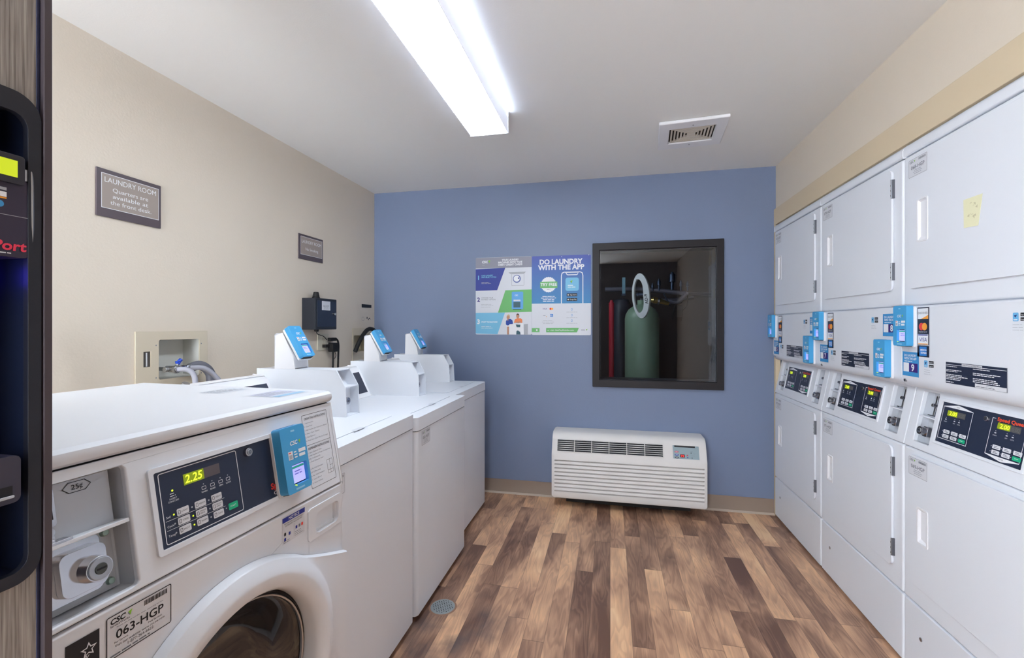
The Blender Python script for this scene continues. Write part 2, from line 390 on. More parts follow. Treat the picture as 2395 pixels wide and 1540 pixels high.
tag(m.build('sight_gauge', bevel=0.003), 'pale blue upright gauge above the dark blue tank behind the window', 'gauge')
# ring with the tag AD-9
rg = empty('ring_handle', (0.33, 3.9, 1.50), 0, 'white oval ring handle marked AD-9 in front of the green tank', 'handle')
ringw = mat('ring_white', (225, 225, 222), 0.4, emit=0.0)
RT = Matrix.Translation((-0.078, 0, 0.045)) @ Matrix.Rotation(R(-3), 4, 'Y') @ Matrix.Rotation(R(-30), 4, 'Z') @ FR()
m = MB(RT)
out = circ_pts(0, 0, 0.078, 40, 0.188)
m.plate([(x, z) for x, z in out], [[(-0.018 + 0.040 * cos(a) + 0.012 * (1 if cos(a) > 0 else 0) * abs(sin(2 * a)) * 0.6, 0.140 * sin(a)) for a in [2 * pi * i / 40 for i in range(40)]]], -0.012, 0.012, ringw)
m.build('ring', rg, bevel=0.003)
m = MB(RT @ Matrix.Translation((0.062, -0.03, 0.014)) @ Matrix.Rotation(R(96), 4, 'Z')); m.text('AD-9', 0, 0, 0.026, black, 0.0, al='c', off=0.01); m.build('tag_lettering', rg)
m = MB(); bz = mat('brass', (200, 176, 110), 0.3, metal=0.9)
m.cyl((0.0, 0, 0.012), (0.02, 0, 0.01), 0.02, 0.024, bz); m.cyl((0.02, 0, 0.01), (0.05, 0.01, 0.005), 0.027, 0.027, bz); m.cyl((0.055, 0.01, 0.003), (0.07, 0.01, 0.001), 0.029, 0.029, steel); m.cyl((0.07, 0.01, 0), (0.145, 0.03, -0.022), 0.024, 0.014, bz)
m.build('brass_fitting', rg)
m = MB(); m.cyl((-0.10, 0.06, 0.06), (-0.045, 0.055, 0.06), 0.02, 0.02, gm); m.tube([(0.145, 0.03, -0.022), (0.17, 0.2, -0.02), (0.17, 0.6, 0.1)], 0.008, gm); m.cyl((-0.1, 0.06, 0.06), (-0.1, 0.1, 0.06), 0.014, 0.014, gm); m.build('stem', rg)
# unseen area light added to brighten the things behind the pane
ul = bpy.data.lights.new('utility_fill', 'AREA'); ul.energy = 2.3; ul.size = 0.35; ul.color = (0.85, 0.95, 1.0)
uo = bpy.data.objects.new('utility_fill', ul); COL.objects.link(uo); uo.location = (-.62, 3.72, 2.0); uo.rotation_euler = (R(66), 0, R(-62))

# ================================================================== fluorescent fixtures
def fixture(y0, y1, label, x0=-0.712, x1=-0.512):
    e = empty('ceiling_light', ((x0 + x1) / 2, (y0 + y1) / 2, ZC), 0, label, 'ceiling light', 'fluorescent fixtures on the ceiling')
    L = (y1 - y0) / 2; w = (x1 - x0) / 2
    hs = mat('fixture_housing', (196, 198, 204), 0.4)
    m = MB(); m.box(-w * 0.9, w * 0.9, -L, L, -0.03, 0, hs); m.build('housing', e, bevel=0.002)
    dm = mat('diffuser_light', (232, 243, 255), 0.4, emit=LAMP / 0.5)
    ds = mat('diffuser_side', (228, 232, 245), 0.4, emit=0.16 / 0.5)
    m = MB(); b = -0.108
    m.box(-w + 0.004, w - 0.004, -L + 0.006, L - 0.006, b, b + 0.004, dm); m.build('diffuser', e)
    for xx in (-w, w - 0.003):
        m = MB(); m.box(xx, xx + 0.003, -L + 0.004, L - 0.004, b, -0.031, ds); m.build('diffuser_side', e)
    for y in (-L, L):
        m = MB(); m.prism([(y - 0.003, b - 0.003), (y + 0.003, b - 0.003), (y + 0.003, -0.001), (y - 0.003, -0.001)], -w - 0.002, w + 0.002, plastic_w); m.build('end_cap', e)
    return e
fixture(1.03, 2.253, 'lit fluorescent fixture on the ceiling above the washers')

# ================================================================== ceiling vent
v = empty('ceiling_vent', (0.4465, 2.705, ZC), -4.6, 'white square louvered vent cover on the ceiling by the blue wall', 'vent')
CF = Matrix(((1, 0, 0, 0), (0, -1, 0, 0), (0, 0, -1, 0), (0, 0, 0, 1)))
m = MB(CF)
h = 0.176
m.plate([(-h, -h - .008), (h, -h - .008), (h, h + .008), (-h, h + .008)], [[(-0.118, -0.1), (0.118, -0.1), (0.118, 0.1), (-0.118, 0.1)]], 0.001, 0.020, plastic_w); m.build('vent_frame', v, bevel=0.006)
m = MB(CF); m.box(-0.12, 0.12, -0.105, 0.105, 0.0005, 0.004, mat('vent_dark', (60, 52, 44), 0.9)); m.build('backing', v)
m = MB(CF)
for i in range(6):
    a = 0.110 - i * 0.0175; bb = 0.092 - i * 0.0145
    if i < 5:
        m.plate([(-a, -bb), (a, -bb), (a, bb), (-a, bb)], [[(-a + .009, -bb + .010), (a - .009, -bb + .010), (a - .009, bb - .010), (-a + .009, bb - .010)]], 0.006, 0.016, mat('vent_louver', (206, 198, 186), 0.5))
    else: m.box(-a, a, -bb, bb, 0.008, 0.016, mat('vent_louver', (206, 198, 186), 0.5))
m.build('louver', v, bevel=0.001)
for y in (-0.135, 0.135): m = MB(CF); m.cyl((0, y, 0.0195), (0, y, 0.022), 0.004, 0.004, steel); m.build('screw', v)

# ================================================================== card reader (shared meshes, copied onto every machine)
RW, RH, RD = 0.078, 0.150, 0.030
def swoosh(m, u, v, k, w):
    m.poly([(u, v + k), (u + .9 * k, v + 1.3 * k), (u + .5 * k, v + .1 * k)], mat('swoosh_green', (140, 200, 60), .5), w); m.poly([(u - .1 * k, v + .9 * k), (u + .45 * k, v), (u + .2 * k, v + .7 * k)], mat('swoosh_navy', (30, 50, 120), .5), w)
def reader_parts():
    m = MB(FR()); w = RW / 2; h = RH / 2
    m.plate(rr(-w, -h, w, h, 0.008), [rr(-w + .022, -h + .016, w - .008, -h + .062, 0.003, 2)], 0.006, RD, blue_r)
    m.box(-w + .020, w - .006, -h + .014, -h + .064, 0.006, 0.02, black)
    body = m.build('card_reader', bevel=0.006, seg=3)
    m = MB(FR()); m.plate(rr(-w - .002, -h - .004, w + .002, h - .004, 0.006), [], -0.001, 0.0075, plastic_w); bp = m.build('back_plate', body, bevel=0.002)
    m = MB(FR()); m.plate(rr(-w + .025, -h + .019, w - .011, -h + .059, 0.002, 2), [], 0.018, 0.0235, screen_m)
    m.rect(-w + .026, -h + .052, w - .012, -h + .057, mat('screen_bar', (40, 150, 130), .4, emit=.4), 0.0238); m.bars(-w + .029, w - .016, -h + .048, -h + .036, 2, mat('screen_ink', (110, 112, 190), .4, emit=.4), 0.0238, al='c')
    sc = m.build('screen', body)
    m = MB(FR())
    z = RD + .0004
    m.text('CSC', -.002, .032, .009, white, z, al='c', off=.03, slant=.2, width=.024); swoosh(m, .014, .031, .008, z)
    m.rect(-w + .016, .000, -w + .030, .019, white, z); m.bars(-w + .034, -w + .046, .018, .0, 3, white, z); m.rect(-w + .049, .011, w - .006, .019, white, z); m.rect(-w + .049, .001, w - .009, .008, white, z)
    m.bars(-w + .017, -w + .029, .018, .013, 1, red_p, z + .0003); m.rect(-w + .018, .002, -w + .028, .011, pale_ink, z + .0003)
    m.rect(-.006, .062, .006, .066, mat('reader_pale', (150, 205, 235), .4), z); m.rect(-.014, -h + .005, .014, -h + .009, mat('reader_pale', (150, 205, 235), .4), z)
    lg = m.build('reader_print', body)
    m = MB(FR()); m.box(-w + .008, w - .008, -h - .0015, -h + .003, .006, .022, rubber); m.box(-w + .01, w - .02, h - .002, h + .0006, .012, .019, mat('slot_blue', (30, 110, 165), .4)); m.build('card_slot', body); m = MB(FR()); m.cyl((w - .05, -h + .0155, RD - .004), (w - .05, -h + .0155, RD + .001), .0016, .0016, led)
    m.build('status_light', body)
    return body
READER = reader_parts(); READER_USED = [False]
def reader(parent, o, t=0.0, label=None):
    T = Matrix.Translation(o) @ Matrix.Rotation(-R(t), 4, 'X')
    if not READER_USED[0]:
        b = READER; READER_USED[0] = True
    else:
        b = READER.copy(); COL.objects.link(b)
        for c in READER.children:
            d = c.copy(); COL.objects.link(d); d.parent = b
    b.parent = parent; b.matrix_parent_inverse = Matrix.Identity(4); b.matrix_local = T
    if label: b['label'] = label
    return b

# ---------------------------------------------------------------- stickers
def hgp(parent, T, num, w=0.1, h=0.066, name='service_sticker', big=False):
    m = MB(T); g = w / 0.1
    m.poly(rr(0, 0, w, h, .003, 3), paper); m.outline(.0008, .0008, w - .0008, h - .0008, .003, .0009 * (1.6 if big else 1), grey_ink if not big else black, .0009)
    ink = black if big else grey_ink
    m.text('CSC', .006 * g, h - .014, .008, ink, .001, off=.03, slant=.15); swoosh(m, .031 * g, h - .015, .007, .001)
    rnd = random.Random(3); x = .055 * g
    while x < w - .008:
        q = rnd.uniform(.0006, .0016); m.rect(x, h - .013, x + q, h - .005, ink, .001); x += q + rnd.uniform(.0005, .001)
    m.text(num, w / 2, h * .42, .013 * g, ink, .001, al='c', width=w * .72, off=.015)
    if big:
        m.text('ServiceWorks', .006, h - .0185, .0034, black, .001); m.text('Please use this number when reporting service', w / 2, h - .0225, .0022, grey_ink, .001, al='c', width=w * .7)
        m.text('For Service', .012, .0225, .003, black, .001); m.text('Para Servicio', .062, .0225, .003, black, .001)
        m.text('Visit our website: www.csc.sw.com', w / 2, .0165, .0036, black, .001, al='c', width=w * .75); m.text('1-877-264-6622', w / 2, .010, .0044, black, .001, al='c'); m.bars(.006, w - .006, .008, .003, 1, grey_ink)
    else: m.bars(.02 * g, w - .02 * g, h * .38, h * .1, 3, pale_ink, al='c')
    return m.build(name, parent)

def number_sticker(parent, T, n):
    m = MB(T); w, h = .092, .09
    m.rect(0, 0, w, h, blue_l); m.text('DO LAUNDRY', .01, h - .017, .0085, white, .001, width=.07, off=.02); m.text('WITH THE APP', .01, h - .029, .0085, white, .001, width=.07, off=.02); m.bars(.012, w - .012, h - .032, h - .038, 1, white)
    m.rect(.006, .016, .038, .049, white, .001); m.rect(.038, .016, w - .006, .049, purple, .001); m.text(n, .060, .021, .024, white, .0014, al='c', off=.03)
    return m.build('number_sticker', parent)
def app_sticker(parent, T):
    m = MB(T)
    m.poly(rr(0, 0, .018, .024, .003, 3), mat('app_blue', (110, 180, 225), .5)); m.poly([(.004, .016), (.014, .018), (.009, .010)], mat('swoosh_navy', (30, 50, 120), .5), .001); m.rect(.003, .003, .015, .0055, white, .001)
    m.rect(.024, .014, .048, .0235, black); m.rect(.024, .001, .048, .0105, black)
    m.text('App Store', .026, .0165, .0035, white, .001, width=.02); m.text('Google Play', .026, .0035, .0035, white, .001, width=.02)
    m.bars(0, .045, -.006, -.028, 3, pale_ink, th=.15)
    return m.build('app_sticker', parent)
def card_strip(parent, T):
    m = MB(T); w, h = .062, .177
    m.rect(0, 0, w, h, mat('strip_navy', (32, 38, 58), .5))
    m.rect(.004, h - .042, w - .004, h - .004, white, .001); m.text('DISCOVER', w / 2, h - .024, .0075, mat('discover_grey', (90, 90, 100), .5), .0014, al='c', width=.05); m.poly([(w - .004, h - .042), (.02, h - .042), (w - .004, h - .028)], amber, .0013)
    m.circ(w / 2 - .0085, h - .069, .0135, red_p, .001); m.circ(w / 2 + .0085, h - .069, .0135, amber, .0014); m.text('mastercard', w / 2, h - .0895, .005, white, .0016, al='c', width=.042)
    m.rect(.004, h - .133, w - .004, h - .096, white, .001); m.rect(.006, h - .1005, w - .006, h - .097, mat('visa_blue', (40, 50, 140), .5), .0013); m.rect(.006, h - .132, w - .006, h - .129, amber, .0013)
    m.text('VISA', w / 2, h - .122, .014, mat('visa_blue', (40, 50, 140), .5), .0014, al='c', width=.04, slant=.15)
    m.rect(0, .0405, w, .042, white, .001)
    m.rect(.012, .004, w - .012, .037, mat('amex_blue', (50, 130, 210), .5), .001); m.text('AMERICAN', w / 2 + .002, .022, .006, white, .0014, al='c', width=.034, off=.03); m.text('EXPRESS', w / 2 + .004, .012, .006, white, .0014, al='c', width=.03, off=.03)
    return m.build('payment_card_sticker', parent)

# ================================================================== stacked dryers
def arrow_key(m, u, v, w, h, mm=None): m.poly(rr(u, v, u + w, v + h, .002, 3), mm or paper, .0016)
def dryer(i, label, nums, stickers, hg):
    e = empty('stacked_dryer', (XR, Y0 - i * DY, 0), -90, label, 'dryer', 'white stacked dryers along the right wall')
    F0 = FR()
    # cabinet
    m = MB(); a, b = .002, .6875
    m.box(a, b, .012, .70, .02, .842, enamel); m.box(a, b, .012, .70, 1.07, 1.932, enamel); m.box(a, b, .12, .70, .842, 1.07, enamel)
    for x in (a, b - .008): m.prism([(.012, .842), (.13, .842), (.13, 1.07), (.056, 1.07)], x, x + .008, enamel)
    m.build('cabinet', e, bevel=.003)
    m = MB(F0); m.plate([(a, .271), (b, .271), (b, .8395), (a, .8395)], [], -.02, 0, enamel); m.build('front_panel', e, bevel=.009, seg=3)
    m = MB(F0); m.plate([(a, 1.3685), (b, 1.3685), (b, 1.9315), (a, 1.9315)], [], -.02, 0, enamel); m.build('front_panel', e, bevel=.009, seg=3)
    m = MB(F0); m.plate([(a, .012), (b, .012), (b, .2665), (a, .2665)], [], -.02, 0, enamel)
    m.build('base_panel', e, bevel=.008, seg=3)
    m = MB(F0); m.cyl((.1, .16, 0), (.1, .16, .002), .007, .007, steel); m.build('screw', e)
    m = MB(); m.prism([(.70, 1.935), (0, 1.935), (-.002, 1.94), (-.002, 1.960), (.003, 1.972), (.014, 1.979), (.03, 1.981), (.70, 1.981)], a, b, enamel); m.build('top_cap', e, bevel=.003)
    m = MB(); m.box(.02, .67, .04, .69, 0, .02, base_shade); m.build('base', e)
    # service panel with its rolled lip
    m = MB(); m.prism([(.02, 1.3645), (-.004, 1.3645), (-.007, 1.36), (-.007, 1.105), (-.006, 1.094), (-.001, 1.080), (.010, 1.069), (.026, 1.064), (.06, 1.064), (.06, 1.075), (.02, 1.08)], a, b, enamel_wall); sp = m.build('service_panel', e, bevel=.001, angle=50)
    m = MB(F0); m.cyl((.022, 1.088, .0), (.022, 1.088, .008), .006, .006, steel); m.rect(.021, 1.084, .023, 1.092, black, .0085); m.build('panel_lock', sp)
    # slanted control section
    t = 11.07; S = FR((0, 0, .842), t); V = lambda z: (z - .842) / cos(R(t))
    cl = (.046, V(.868), .128, V(1.052)); crr = (.556, V(.868), .638, V(1.052))
    m = MB(S); m.plate([(a, .001), (b, .001), (b, .235), (a, .235)], [rr(*cl, .004, 2), rr(*crr, .004, 2)], -.016, 0, enamel); cp = m.build('control_panel', e, bevel=.0025)
    m = MB(S)
    m.plate(rr(.148, V(.885), .504, V(1.040), .004, 3), [rr(.157, V(.894), .495, V(1.030), .002, 3)], 0, .005, enamel); m.build('panel_bezel', cp, bevel=.0015)
    m = MB(S @ Matrix.Translation((0, 0, .001)))
    m.rect(.157, V(.894), .495, V(1.030), navy)
    for k, (u0, u1, up) in enumerate(((.164, .292, True), (.366, .484, False))):
        vt, vb = V(1.0165), V(.9075)
        lw = .0016
        for q in ((u0, vb, u0 + lw, vt), (u1 - lw, vb, u1, vt)): m.rect(*q, white, .0012)
        if up: m.rect(u0, vb, u1, vb + lw, white, .0012); m.rect(u0, vt - lw, u1, vt, white, .0012); m.poly([(u0, vt), (u1, vt), ((u0 + u1) / 2, vt + .011)], white, .0012); m.text('UPPER', (u0 + u1) / 2, vt + .0015, .0034, grey_ink, .0016, al='c')
        else: m.rect(u0, vb, u1, vb + lw, white, .0012); m.rect(u0, vt - lw, u0 + .012, vt, white, .0012); m.poly([(u0, vb), (u1, vb), ((u0 + u1) / 2, vb - .011)], white, .0012); m.text('LOWER', (u0 + u1) / 2, vb - .0055, .0034, grey_ink, .0016, al='c')
        d0 = u0 + .022; v0 = V(.9875); v1 = V(1.0055)
        m.rect(d0, v0, d0 + .044, v1, lcd_bg, .0012); m.rect(d0 + .044, v0, d0 + .078, v1, lcd_dim, .0012)
        m.text('2.00', d0 + .009, v0 + .003, .0125, mat('lcd_digit', (228, 248, 60), .4, emit=0.8), .0016, width=.032, off=.01, slant=.1)
        m.text('0:00', d0 + .05, v0 + .0035, .011, mat('lcd_ghost', (112, 110, 108), .4), .0016, width=.024)
        for x, tx in ((.021, 'INSERT'), (.060, 'DRY'), (.080, 'COOL')):
            m.circ(u0 + x, V(.980), .0012, white, .0014, 8); m.bars(u0 + x - .005, u0 + x + .005, V(.977), V(.971), 1, white, .0014, al='c'); m.text(tx, u0 + x, V(.965), .0032, white, .0014, al='c')
        for r_ in range(2):
            for c_ in range(3):
                uu = u0 + .022 + c_ * .0355; vv = V(.9285 - r_ * .0155); mm = green if (r_ == 1 and c_ == 2) else paper
                arrow_key(m, uu, vv, .028, .0118, mm); m.circ(uu - .0045, vv + .006, .0011, white, .0014, 8)
                if mm is green: m.text('START', uu + .014, vv + .005, .003, white, .002, al='c')
                else: m.bars(uu + .006, uu + .024, vv + .0098, vv + .002, 2, grey_ink, .002)
    m.text('Speed Queen', .384, V(1.010), .0105, orange, .0016, width=.095, off=.025)
    m.build('control_overlay', cp)
    m = MB(S); m.cyl((.347, V(1.008), 0), (.347, V(1.008), .007), .0085, .0075, chrome); m.rect(.3462, V(1.003), .3478, V(1.011), black, .0074); m.build('key_lock', cp, bevel=.001)
    # coin bays
    for c in (cl, crr):
        m = MB(S); m.pocket(c[0] - .0008, c[1] - .0008, c[2] + .0008, c[3] + .0008, .024, inside_g, -.012); m.box(c[0], c[2], V(.960), V(.965), -.036, -.003, enamel); bay = m.build('coin_bay', cp)
        u = (c[0] + c[2]) / 2
        m = MB(S @ Matrix.Translation((0, 0, .026))); m.box(u - .006, u + .006, V(.968), V(1.046), -.060, -.052, inside_g); m.box(u - .0045, u + .0045, V(.972), V(1.043), -.053, -.046, chrome); m.box(u - .0015, u + .0015, V(.985), V(1.04), -.047, -.0455, black)
        m.cyl((u, V(1.008), -.05), (u, V(1.008), -.036), .0075, .006, chrome); m.box(u - .003, u + .014, V(.970), V(.974), -.05, -.03, chrome)
        m.poly(circ_pts(u + .024, V(1.036), .010, 6, .005), pale_ink, -.0605); m.build('coin_slide', bay, bevel=.001)
        m = MB(S @ Matrix.Translation((0, 0, .026))); m.plate(rr(u - .016, V(.872), u + .022, V(.930), .004, 3), [], -.060, -.050, inside_g); m.plate(rr(u - .010, V(.893), u + .016, V(.929), .006, 3), [], -.050, -.030, chrome)
        m.cyl((u, V(.912), -.035), (u, V(.912), -.014), .0155, .0145, chrome, 28); m.cyl((u, V(.912), -.0145), (u, V(.912), -.012), .0095, .009, steel, 20); m.rect(u - .005, V(.9105), u + .005, V(.9135), black, -.0118); m.build('coin_lock', bay, bevel=.001)
    # doors
    for k, (z0, z1, hz0, hz1) in enumerate(((.345, .818, .512, .634), (1.431, 1.912, 1.600, 1.746))):
        m = MB(F0)
        m.plate(rr(.045, z0, .632, z1, .024, 6), [rr(.099, hz0, .147, hz1, .006, 3)], .001, .0095, enamel)
        d = m.build('lower_door' if k == 0 else 'upper_door', e, bevel=.004, seg=3)
        m = MB(F0)
        m.plate(rr(.094, hz0 - .006, .153, hz1 + .006, .008, 3), [rr(.100, hz0 + .001, .146, hz1 - .001, .005, 3)], .007, .0115, plastic_w)
        m.add([(.0995, hz0, .0095), (.1465, hz0, .0095), (.1465, hz1, .0095), (.0995, hz1, .0095), (.106, hz0 + .014, .0035), (.1455, hz0 + .004, .0025), (.1455, hz1 - .004, .0025), (.106, hz1 - .008, .0035)], [(4, 5, 6, 7), (0, 1, 5, 4), (1, 2, 6, 5), (2, 3, 7, 6), (3, 0, 4, 7)], plastic_w)
        m.build('door_handle', d, bevel=.0015)
        for hz in ((z0 + .042, z0 + .110), (z1 - .116, z1 - .042)):
            m = MB(F0); m.box(.6305, .6375, hz[0], hz[1], .0, .0098, hinge_m); m.cyl((.634, hz[0], .0098), (.634, hz[1], .0098), .003, .003, hinge_m, 10)
            for j in range(3): m.rect(.631, hz[0] + .008 + j * .02, .634, hz[0] + .014 + j * .02, dark_gap, .0125)
            m.build('hinge', d)
        hgp(d, F0 @ Matrix.Translation((.05, z1 - .073, .0097)), hg[k])
    # print on the service panel
    P = lambda u, v: F0 @ Matrix.Translation((u, v, .0075))
    card_strip(e, P(.094, 1.182)); number_sticker(e, P(.010, 1.106), stickers[0]); number_sticker(e, P(.572, 1.251), stickers[1])
    app_sticker(e, P(.130, 1.147)); app_sticker(e, P(.490, 1.305))
    m = MB(P(.236, 1.104)); w, h = .237, .07
    m.rect(0, 0, w, h, navy); m.outline(0, 0, w, h, .001, .0007, pale_ink, .0009); m.rect(.002, h - .009, w - .002, h - .0078, white, .001); m.rect(.07, h - .010, .15, h - .002, paper, .0012)
    m.text('OPERATING INSTRUCTIONS', .11, h - .0085, .0048, black, .0016, al='c', width=.076)
    m.bars(.003, .075, h - .012, h - .016, 1, white, .0012, seed=1); m.bars(.003, .07, h - .023, h - .032, 2, white, .0012, seed=2); m.bars(.003, .1, h - .038, h - .058, 4, white, .0012, seed=3); m.bars(.003, .05, h - .062, h - .067, 1, white, .0012, seed=4)
    m.bars(.115, .19, h - .012, h - .016, 1, white, .0012, seed=5); m.bars(.115, .225, h - .024, h - .034, 2, white, .0012, seed=6); m.bars(.115, .232, h - .040, h - .055, 3, white, .0012, seed=7)
    m.rect(.123, .001, w - .001, .013, paper, .0013); m.text('IMPORTANT', .165, .0085, .003, grey_ink, .0016); m.bars(.127, w - .006, .0075, .002, 1, grey_ink, .0016, th=.35)
    m.build('instruction_plate', e)
    for n, (u, z) in enumerate(nums): reader(e, (u, -.0072, z))
    return e
dryer(0, 'farthest white stacked dryer, standing against the blue wall', [(.018, 1.293), (.597, 1.163)], ('5', '6'), ('073-HGP', '072-HGP'))
dryer(1, 'middle white stacked dryer, between its two twins', [(.029, 1.293), (.601, 1.163)], ('7', '8'), ('071-HGP', '070-HGP'))
dryer(2, 'nearest white stacked dryer, with a yellow sticky note on its upper door', [(.045, 1.293)], ('9', '10'), ('069-HGP', '068-HGP'))
# sticky note
m = MB(FR((0, 0, 0)))
m.plate([(-.034, -.052), (.022, -.056), (.038, .036), (-.036, .036)], [], 0, .0008, mat('yellow_note', (228, 226, 190), .7))
rn = random.Random(5)
for k in range(9):
    x, z = rn.uniform(-.02, .014), rn.uniform(-.03, .02); m.poly([(x, z), (x + .008, z + rn.uniform(-.008, .008)), (x + .008, z + .001 + rn.uniform(-.006, .006)), (x + .001, z + .002)], mat('note_ink', (200, 196, 160), .7), .0011)
nt = m.build('sticky_note'); nt.location = (XR - .0100, Y0 - 2 * DY - .352, 1.652); nt.rotation_euler = (0, 0, R(-90)); tag(nt, 'pale yellow sticky note on the upper door of the nearest dryer', 'note')

# ================================================================== top load washers
def washer(y0, w, xf, zt, cx, label, st=None):
    e = empty('top_load_washer', (xf, y0, 0), 90, label, 'washer', 'white top load washers along the left wall')
    F0 = FR(); D = .70
    def rrb(x0, y_0, x1, y_1, r, z0, z1, m, mm):   # rounded box standing upright
        mb = m; T = mb.T; mb.T = T @ Matrix(((1, 0, 0, 0), (0, 1, 0, 0), (0, 0, 1, 0), (0, 0, 0, 1)))
        mb.plate(rr(x0, y_0, x1, y_1, r, 6), [], z0, z1, mm); mb.T = T
    m = MB(); rrb(.003, .003, w - .003, D, .022, .028, zt - .062, m, enamel); m.build('cabinet', e, bevel=.002)
    m = MB(); rrb(.0, .0, w, D + .002, .026, zt - .058, zt, m, enamel); m.build('top_cover', e, bevel=.008, seg=3)
    m = MB(); m.box(.03, w - .03, .035, D - .02, 0, .03, base_shade); m.box(.014, w - .014, .014, D - .01, zt - .064, zt - .056, dark_gap); m.build('base', e)
    m = MB(Matrix.Translation((0, 0, zt)))
    m.plate(rr(.055, .07, w - .055, .50, .03, 5), [], 0, .0035, enamel)
    m.build('lid', e, bevel=.0025)
    m = MB(Matrix.Translation((0, 0, zt))); m.poly([(w * .5 - .04, .062), (w * .5 + .04, .062), (w * .5 + .024, .084), (w * .5 - .024, .084)], mat('lid_grip_shade', (206, 210, 218), .4), .0042); m.build('lid_grip', e)
    # console along the back
    z = zt; xc = cx - .004
    m = MB(); m.prism([(.69, z), (.69, z + .158), (.675, z + .168), (.625, z + .166), (.605, z + .150), (.535, z + .012), (.52, z)], .008, xc, plastic_w); c = m.build('console', e, bevel=.005, seg=3)
    t = math.degrees(math.atan2(.07, .138)); S = FR((0, .535, z + .012), t)
    m = MB(S); m.rect(.05, .012, xc - .014, .138, navy, .0008); m.outline(.06, .02, .25, .130, .003, .0012, white, .0012)
    m.rect(.09, .09, .16, .112, lcd_bg, .0012); m.text('2.00', .1, .094, .013, lcd, .0016)
    for r_ in range(3):
        for c_ in range(3): m.poly(rr(.08 + c_ * .045, .03 + r_ * .018, .112 + c_ * .045, .043 + r_ * .018, .002, 2), paper, .0014)
    m.text('Speed Queen', .28, .1, .012, orange, .0014, off=.02); m.build('console_overlay', c)
    m = MB(); m.cyl((.16, .648, z + .160), (.16, .640, z + .176), .012, .012, steel); m.build('key_lock', c, bevel=.001)
    # coin meter case
    x0, x1 = cx, cx + .100
    prof = [(.66, z), (.66, z + .195), (.28, z + .195), (.240, z + .125), (.234, z)]
    m = MB()
    for x in (x0, x1 - .005): m.prism(prof, x, x + .005, enamel)
    m.box(x0 + .0051, x1 - .0051, .281, .66, z + .190, z + .1949, enamel); m.box(x0 + .0051, x1 - .0051, .655, .6599, z, z + .19, enamel)
    m.prism([(.34, z + .19), (.345, z + .19), (.291, z + .122), (.286, z + .122)], x0 + .005, x1 - .005, enamel)
    m.box(x0 + .005, x1 - .005, .243, .30, z + .121, z + .126, enamel); m.box(x0 + .005, x1 - .005, .275, .28, z, z + .122, enamel); m.box(x0 + .005, x1 - .005, .237, .28, z, z + .006, enamel)
    cs = m.build('coin_box', e, bevel=.0012)
    m = MB(FR((0, .275, z))); u = (x0 + x1) / 2; m.cyl((u, .062, 0), (u, .062, .02), .016, .015, chrome, 24); m.rect(u - .006, .0605, u + .006, .0635, black, .0204); m.build('coin_lock', cs, bevel=.001)
    m = MB(FR((0, .318, z + .155), 38)); m.box(u - .012, u + .012, -.022, .022, .0, .006, chrome); m.rect(u - .002, -.016, u + .002, .016, black, .0065); m.build('coin_slot', cs, bevel=.001)
    m = MB(FR((0, 0, 0))); m.add([(x0 - .0006, z + .03, -.60)], [], enamel)
    # reader pedestal on the case
    m = MB(); m.prism([(.575, z + .195), (.575, z + .338), (.569, z + .344), (.541, z + .345), (.484, z + .250), (.482, z + .195)], x0 + .007, x1 - .007, plastic_w); p = m.build('reader_pedestal', e, bevel=.005, seg=3)
    reader(e, (u, .5045, z + .2985), 31)
    if st: hgp(e, F0 @ Matrix.Translation((st[0], st[1], -.002)), st[2], .095, .064)
    return e
washer(1.146, .659, -.82, .915, .508, 'nearest of the top load washers, right behind the front load washer', (.040, .765, '064-HGP'))
washer(1.815, .672, -.815, .893, .545, 'middle top load washer, its front bearing a small service sticker', (.050, .760, '065-HGP'))
washer(2.493, .655, -.88, .891, .537, 'farthest top load washer, next to the blue wall')

# ================================================================== front load washer
th = 2.5; ST = (sin(R(th)), cos(R(th))); CX, CY = -.705, 1.11; WD = .683
fl = empty('front_load_washer', (CX - WD * ST[0], CY - WD * ST[1], 0), 90 - th, 'large front load washer in the foreground with a lit 2.25 display', 'washer')
F0 = FR(); FP = FR((0, .013, 0))
m = MB()
m.box(.002, .010, .013, .745, .03, 1.08, enamel); m.box(WD - .010, WD - .002, .013, .745, .03, .866, enamel); m.box(.002, WD - .002, .737, .745, .03, 1.08, enamel); m.box(.002, WD - .002, .013, .745, .03, .04, enamel)
m.prism([(.013, .866), (.745, .866), (.745, 1.08), (.052, 1.08)], WD - .010, WD - .002, enamel); m.build('cabinet', fl, bevel=.002)
m = MB(FP); m.plate([(.001, .04), (WD - .001, .04), (WD - .001, .862), (.001, .862)], [circ_pts(.342, .525, .215, 64), rr(WD - .137, .762, WD - .013, .838, .008, 3)], -.012, 0, enamel); m.build('front_panel', fl, bevel=.004)
m = MB(); m.box(.03, WD - .03, .04, .70, 0, .032, base_shade); m.build('base', fl)
m = MB(); m.prism([(.735, 1.0825), (.058, 1.0825), (.050, 1.088), (.0475, 1.096), (.0495, 1.105), (.058, 1.111), (.075, 1.1125), (.735, 1.1125), (.742, 1.106), (.742, 1.09)], .0, WD, enamel); lidf = m.build('top_cover', fl, bevel=.004, seg=3)
m = MB(Matrix.Translation((0, 0, 1.1125)))
st1 = mat('lid_sticker_lilac', (200, 204, 226), .5)
m.poly([(.545, .10), (.655, .10), (.655, .20), (.545, .20)], mat('lid_sticker_white', (214, 220, 230), .5)); m.rect(.552, .135, .65, .195, st1, .0009); m.rect(.552, .105, .648, .125, mat('lid_sticker_blue', (150, 190, 220), .5), .0009); m.bars(.556, .644, .19, .14, 5, pale_ink, .0012)
m.build('lid_sticker', lidf); m = MB(Matrix.Translation((0, 0, 1.1125)))
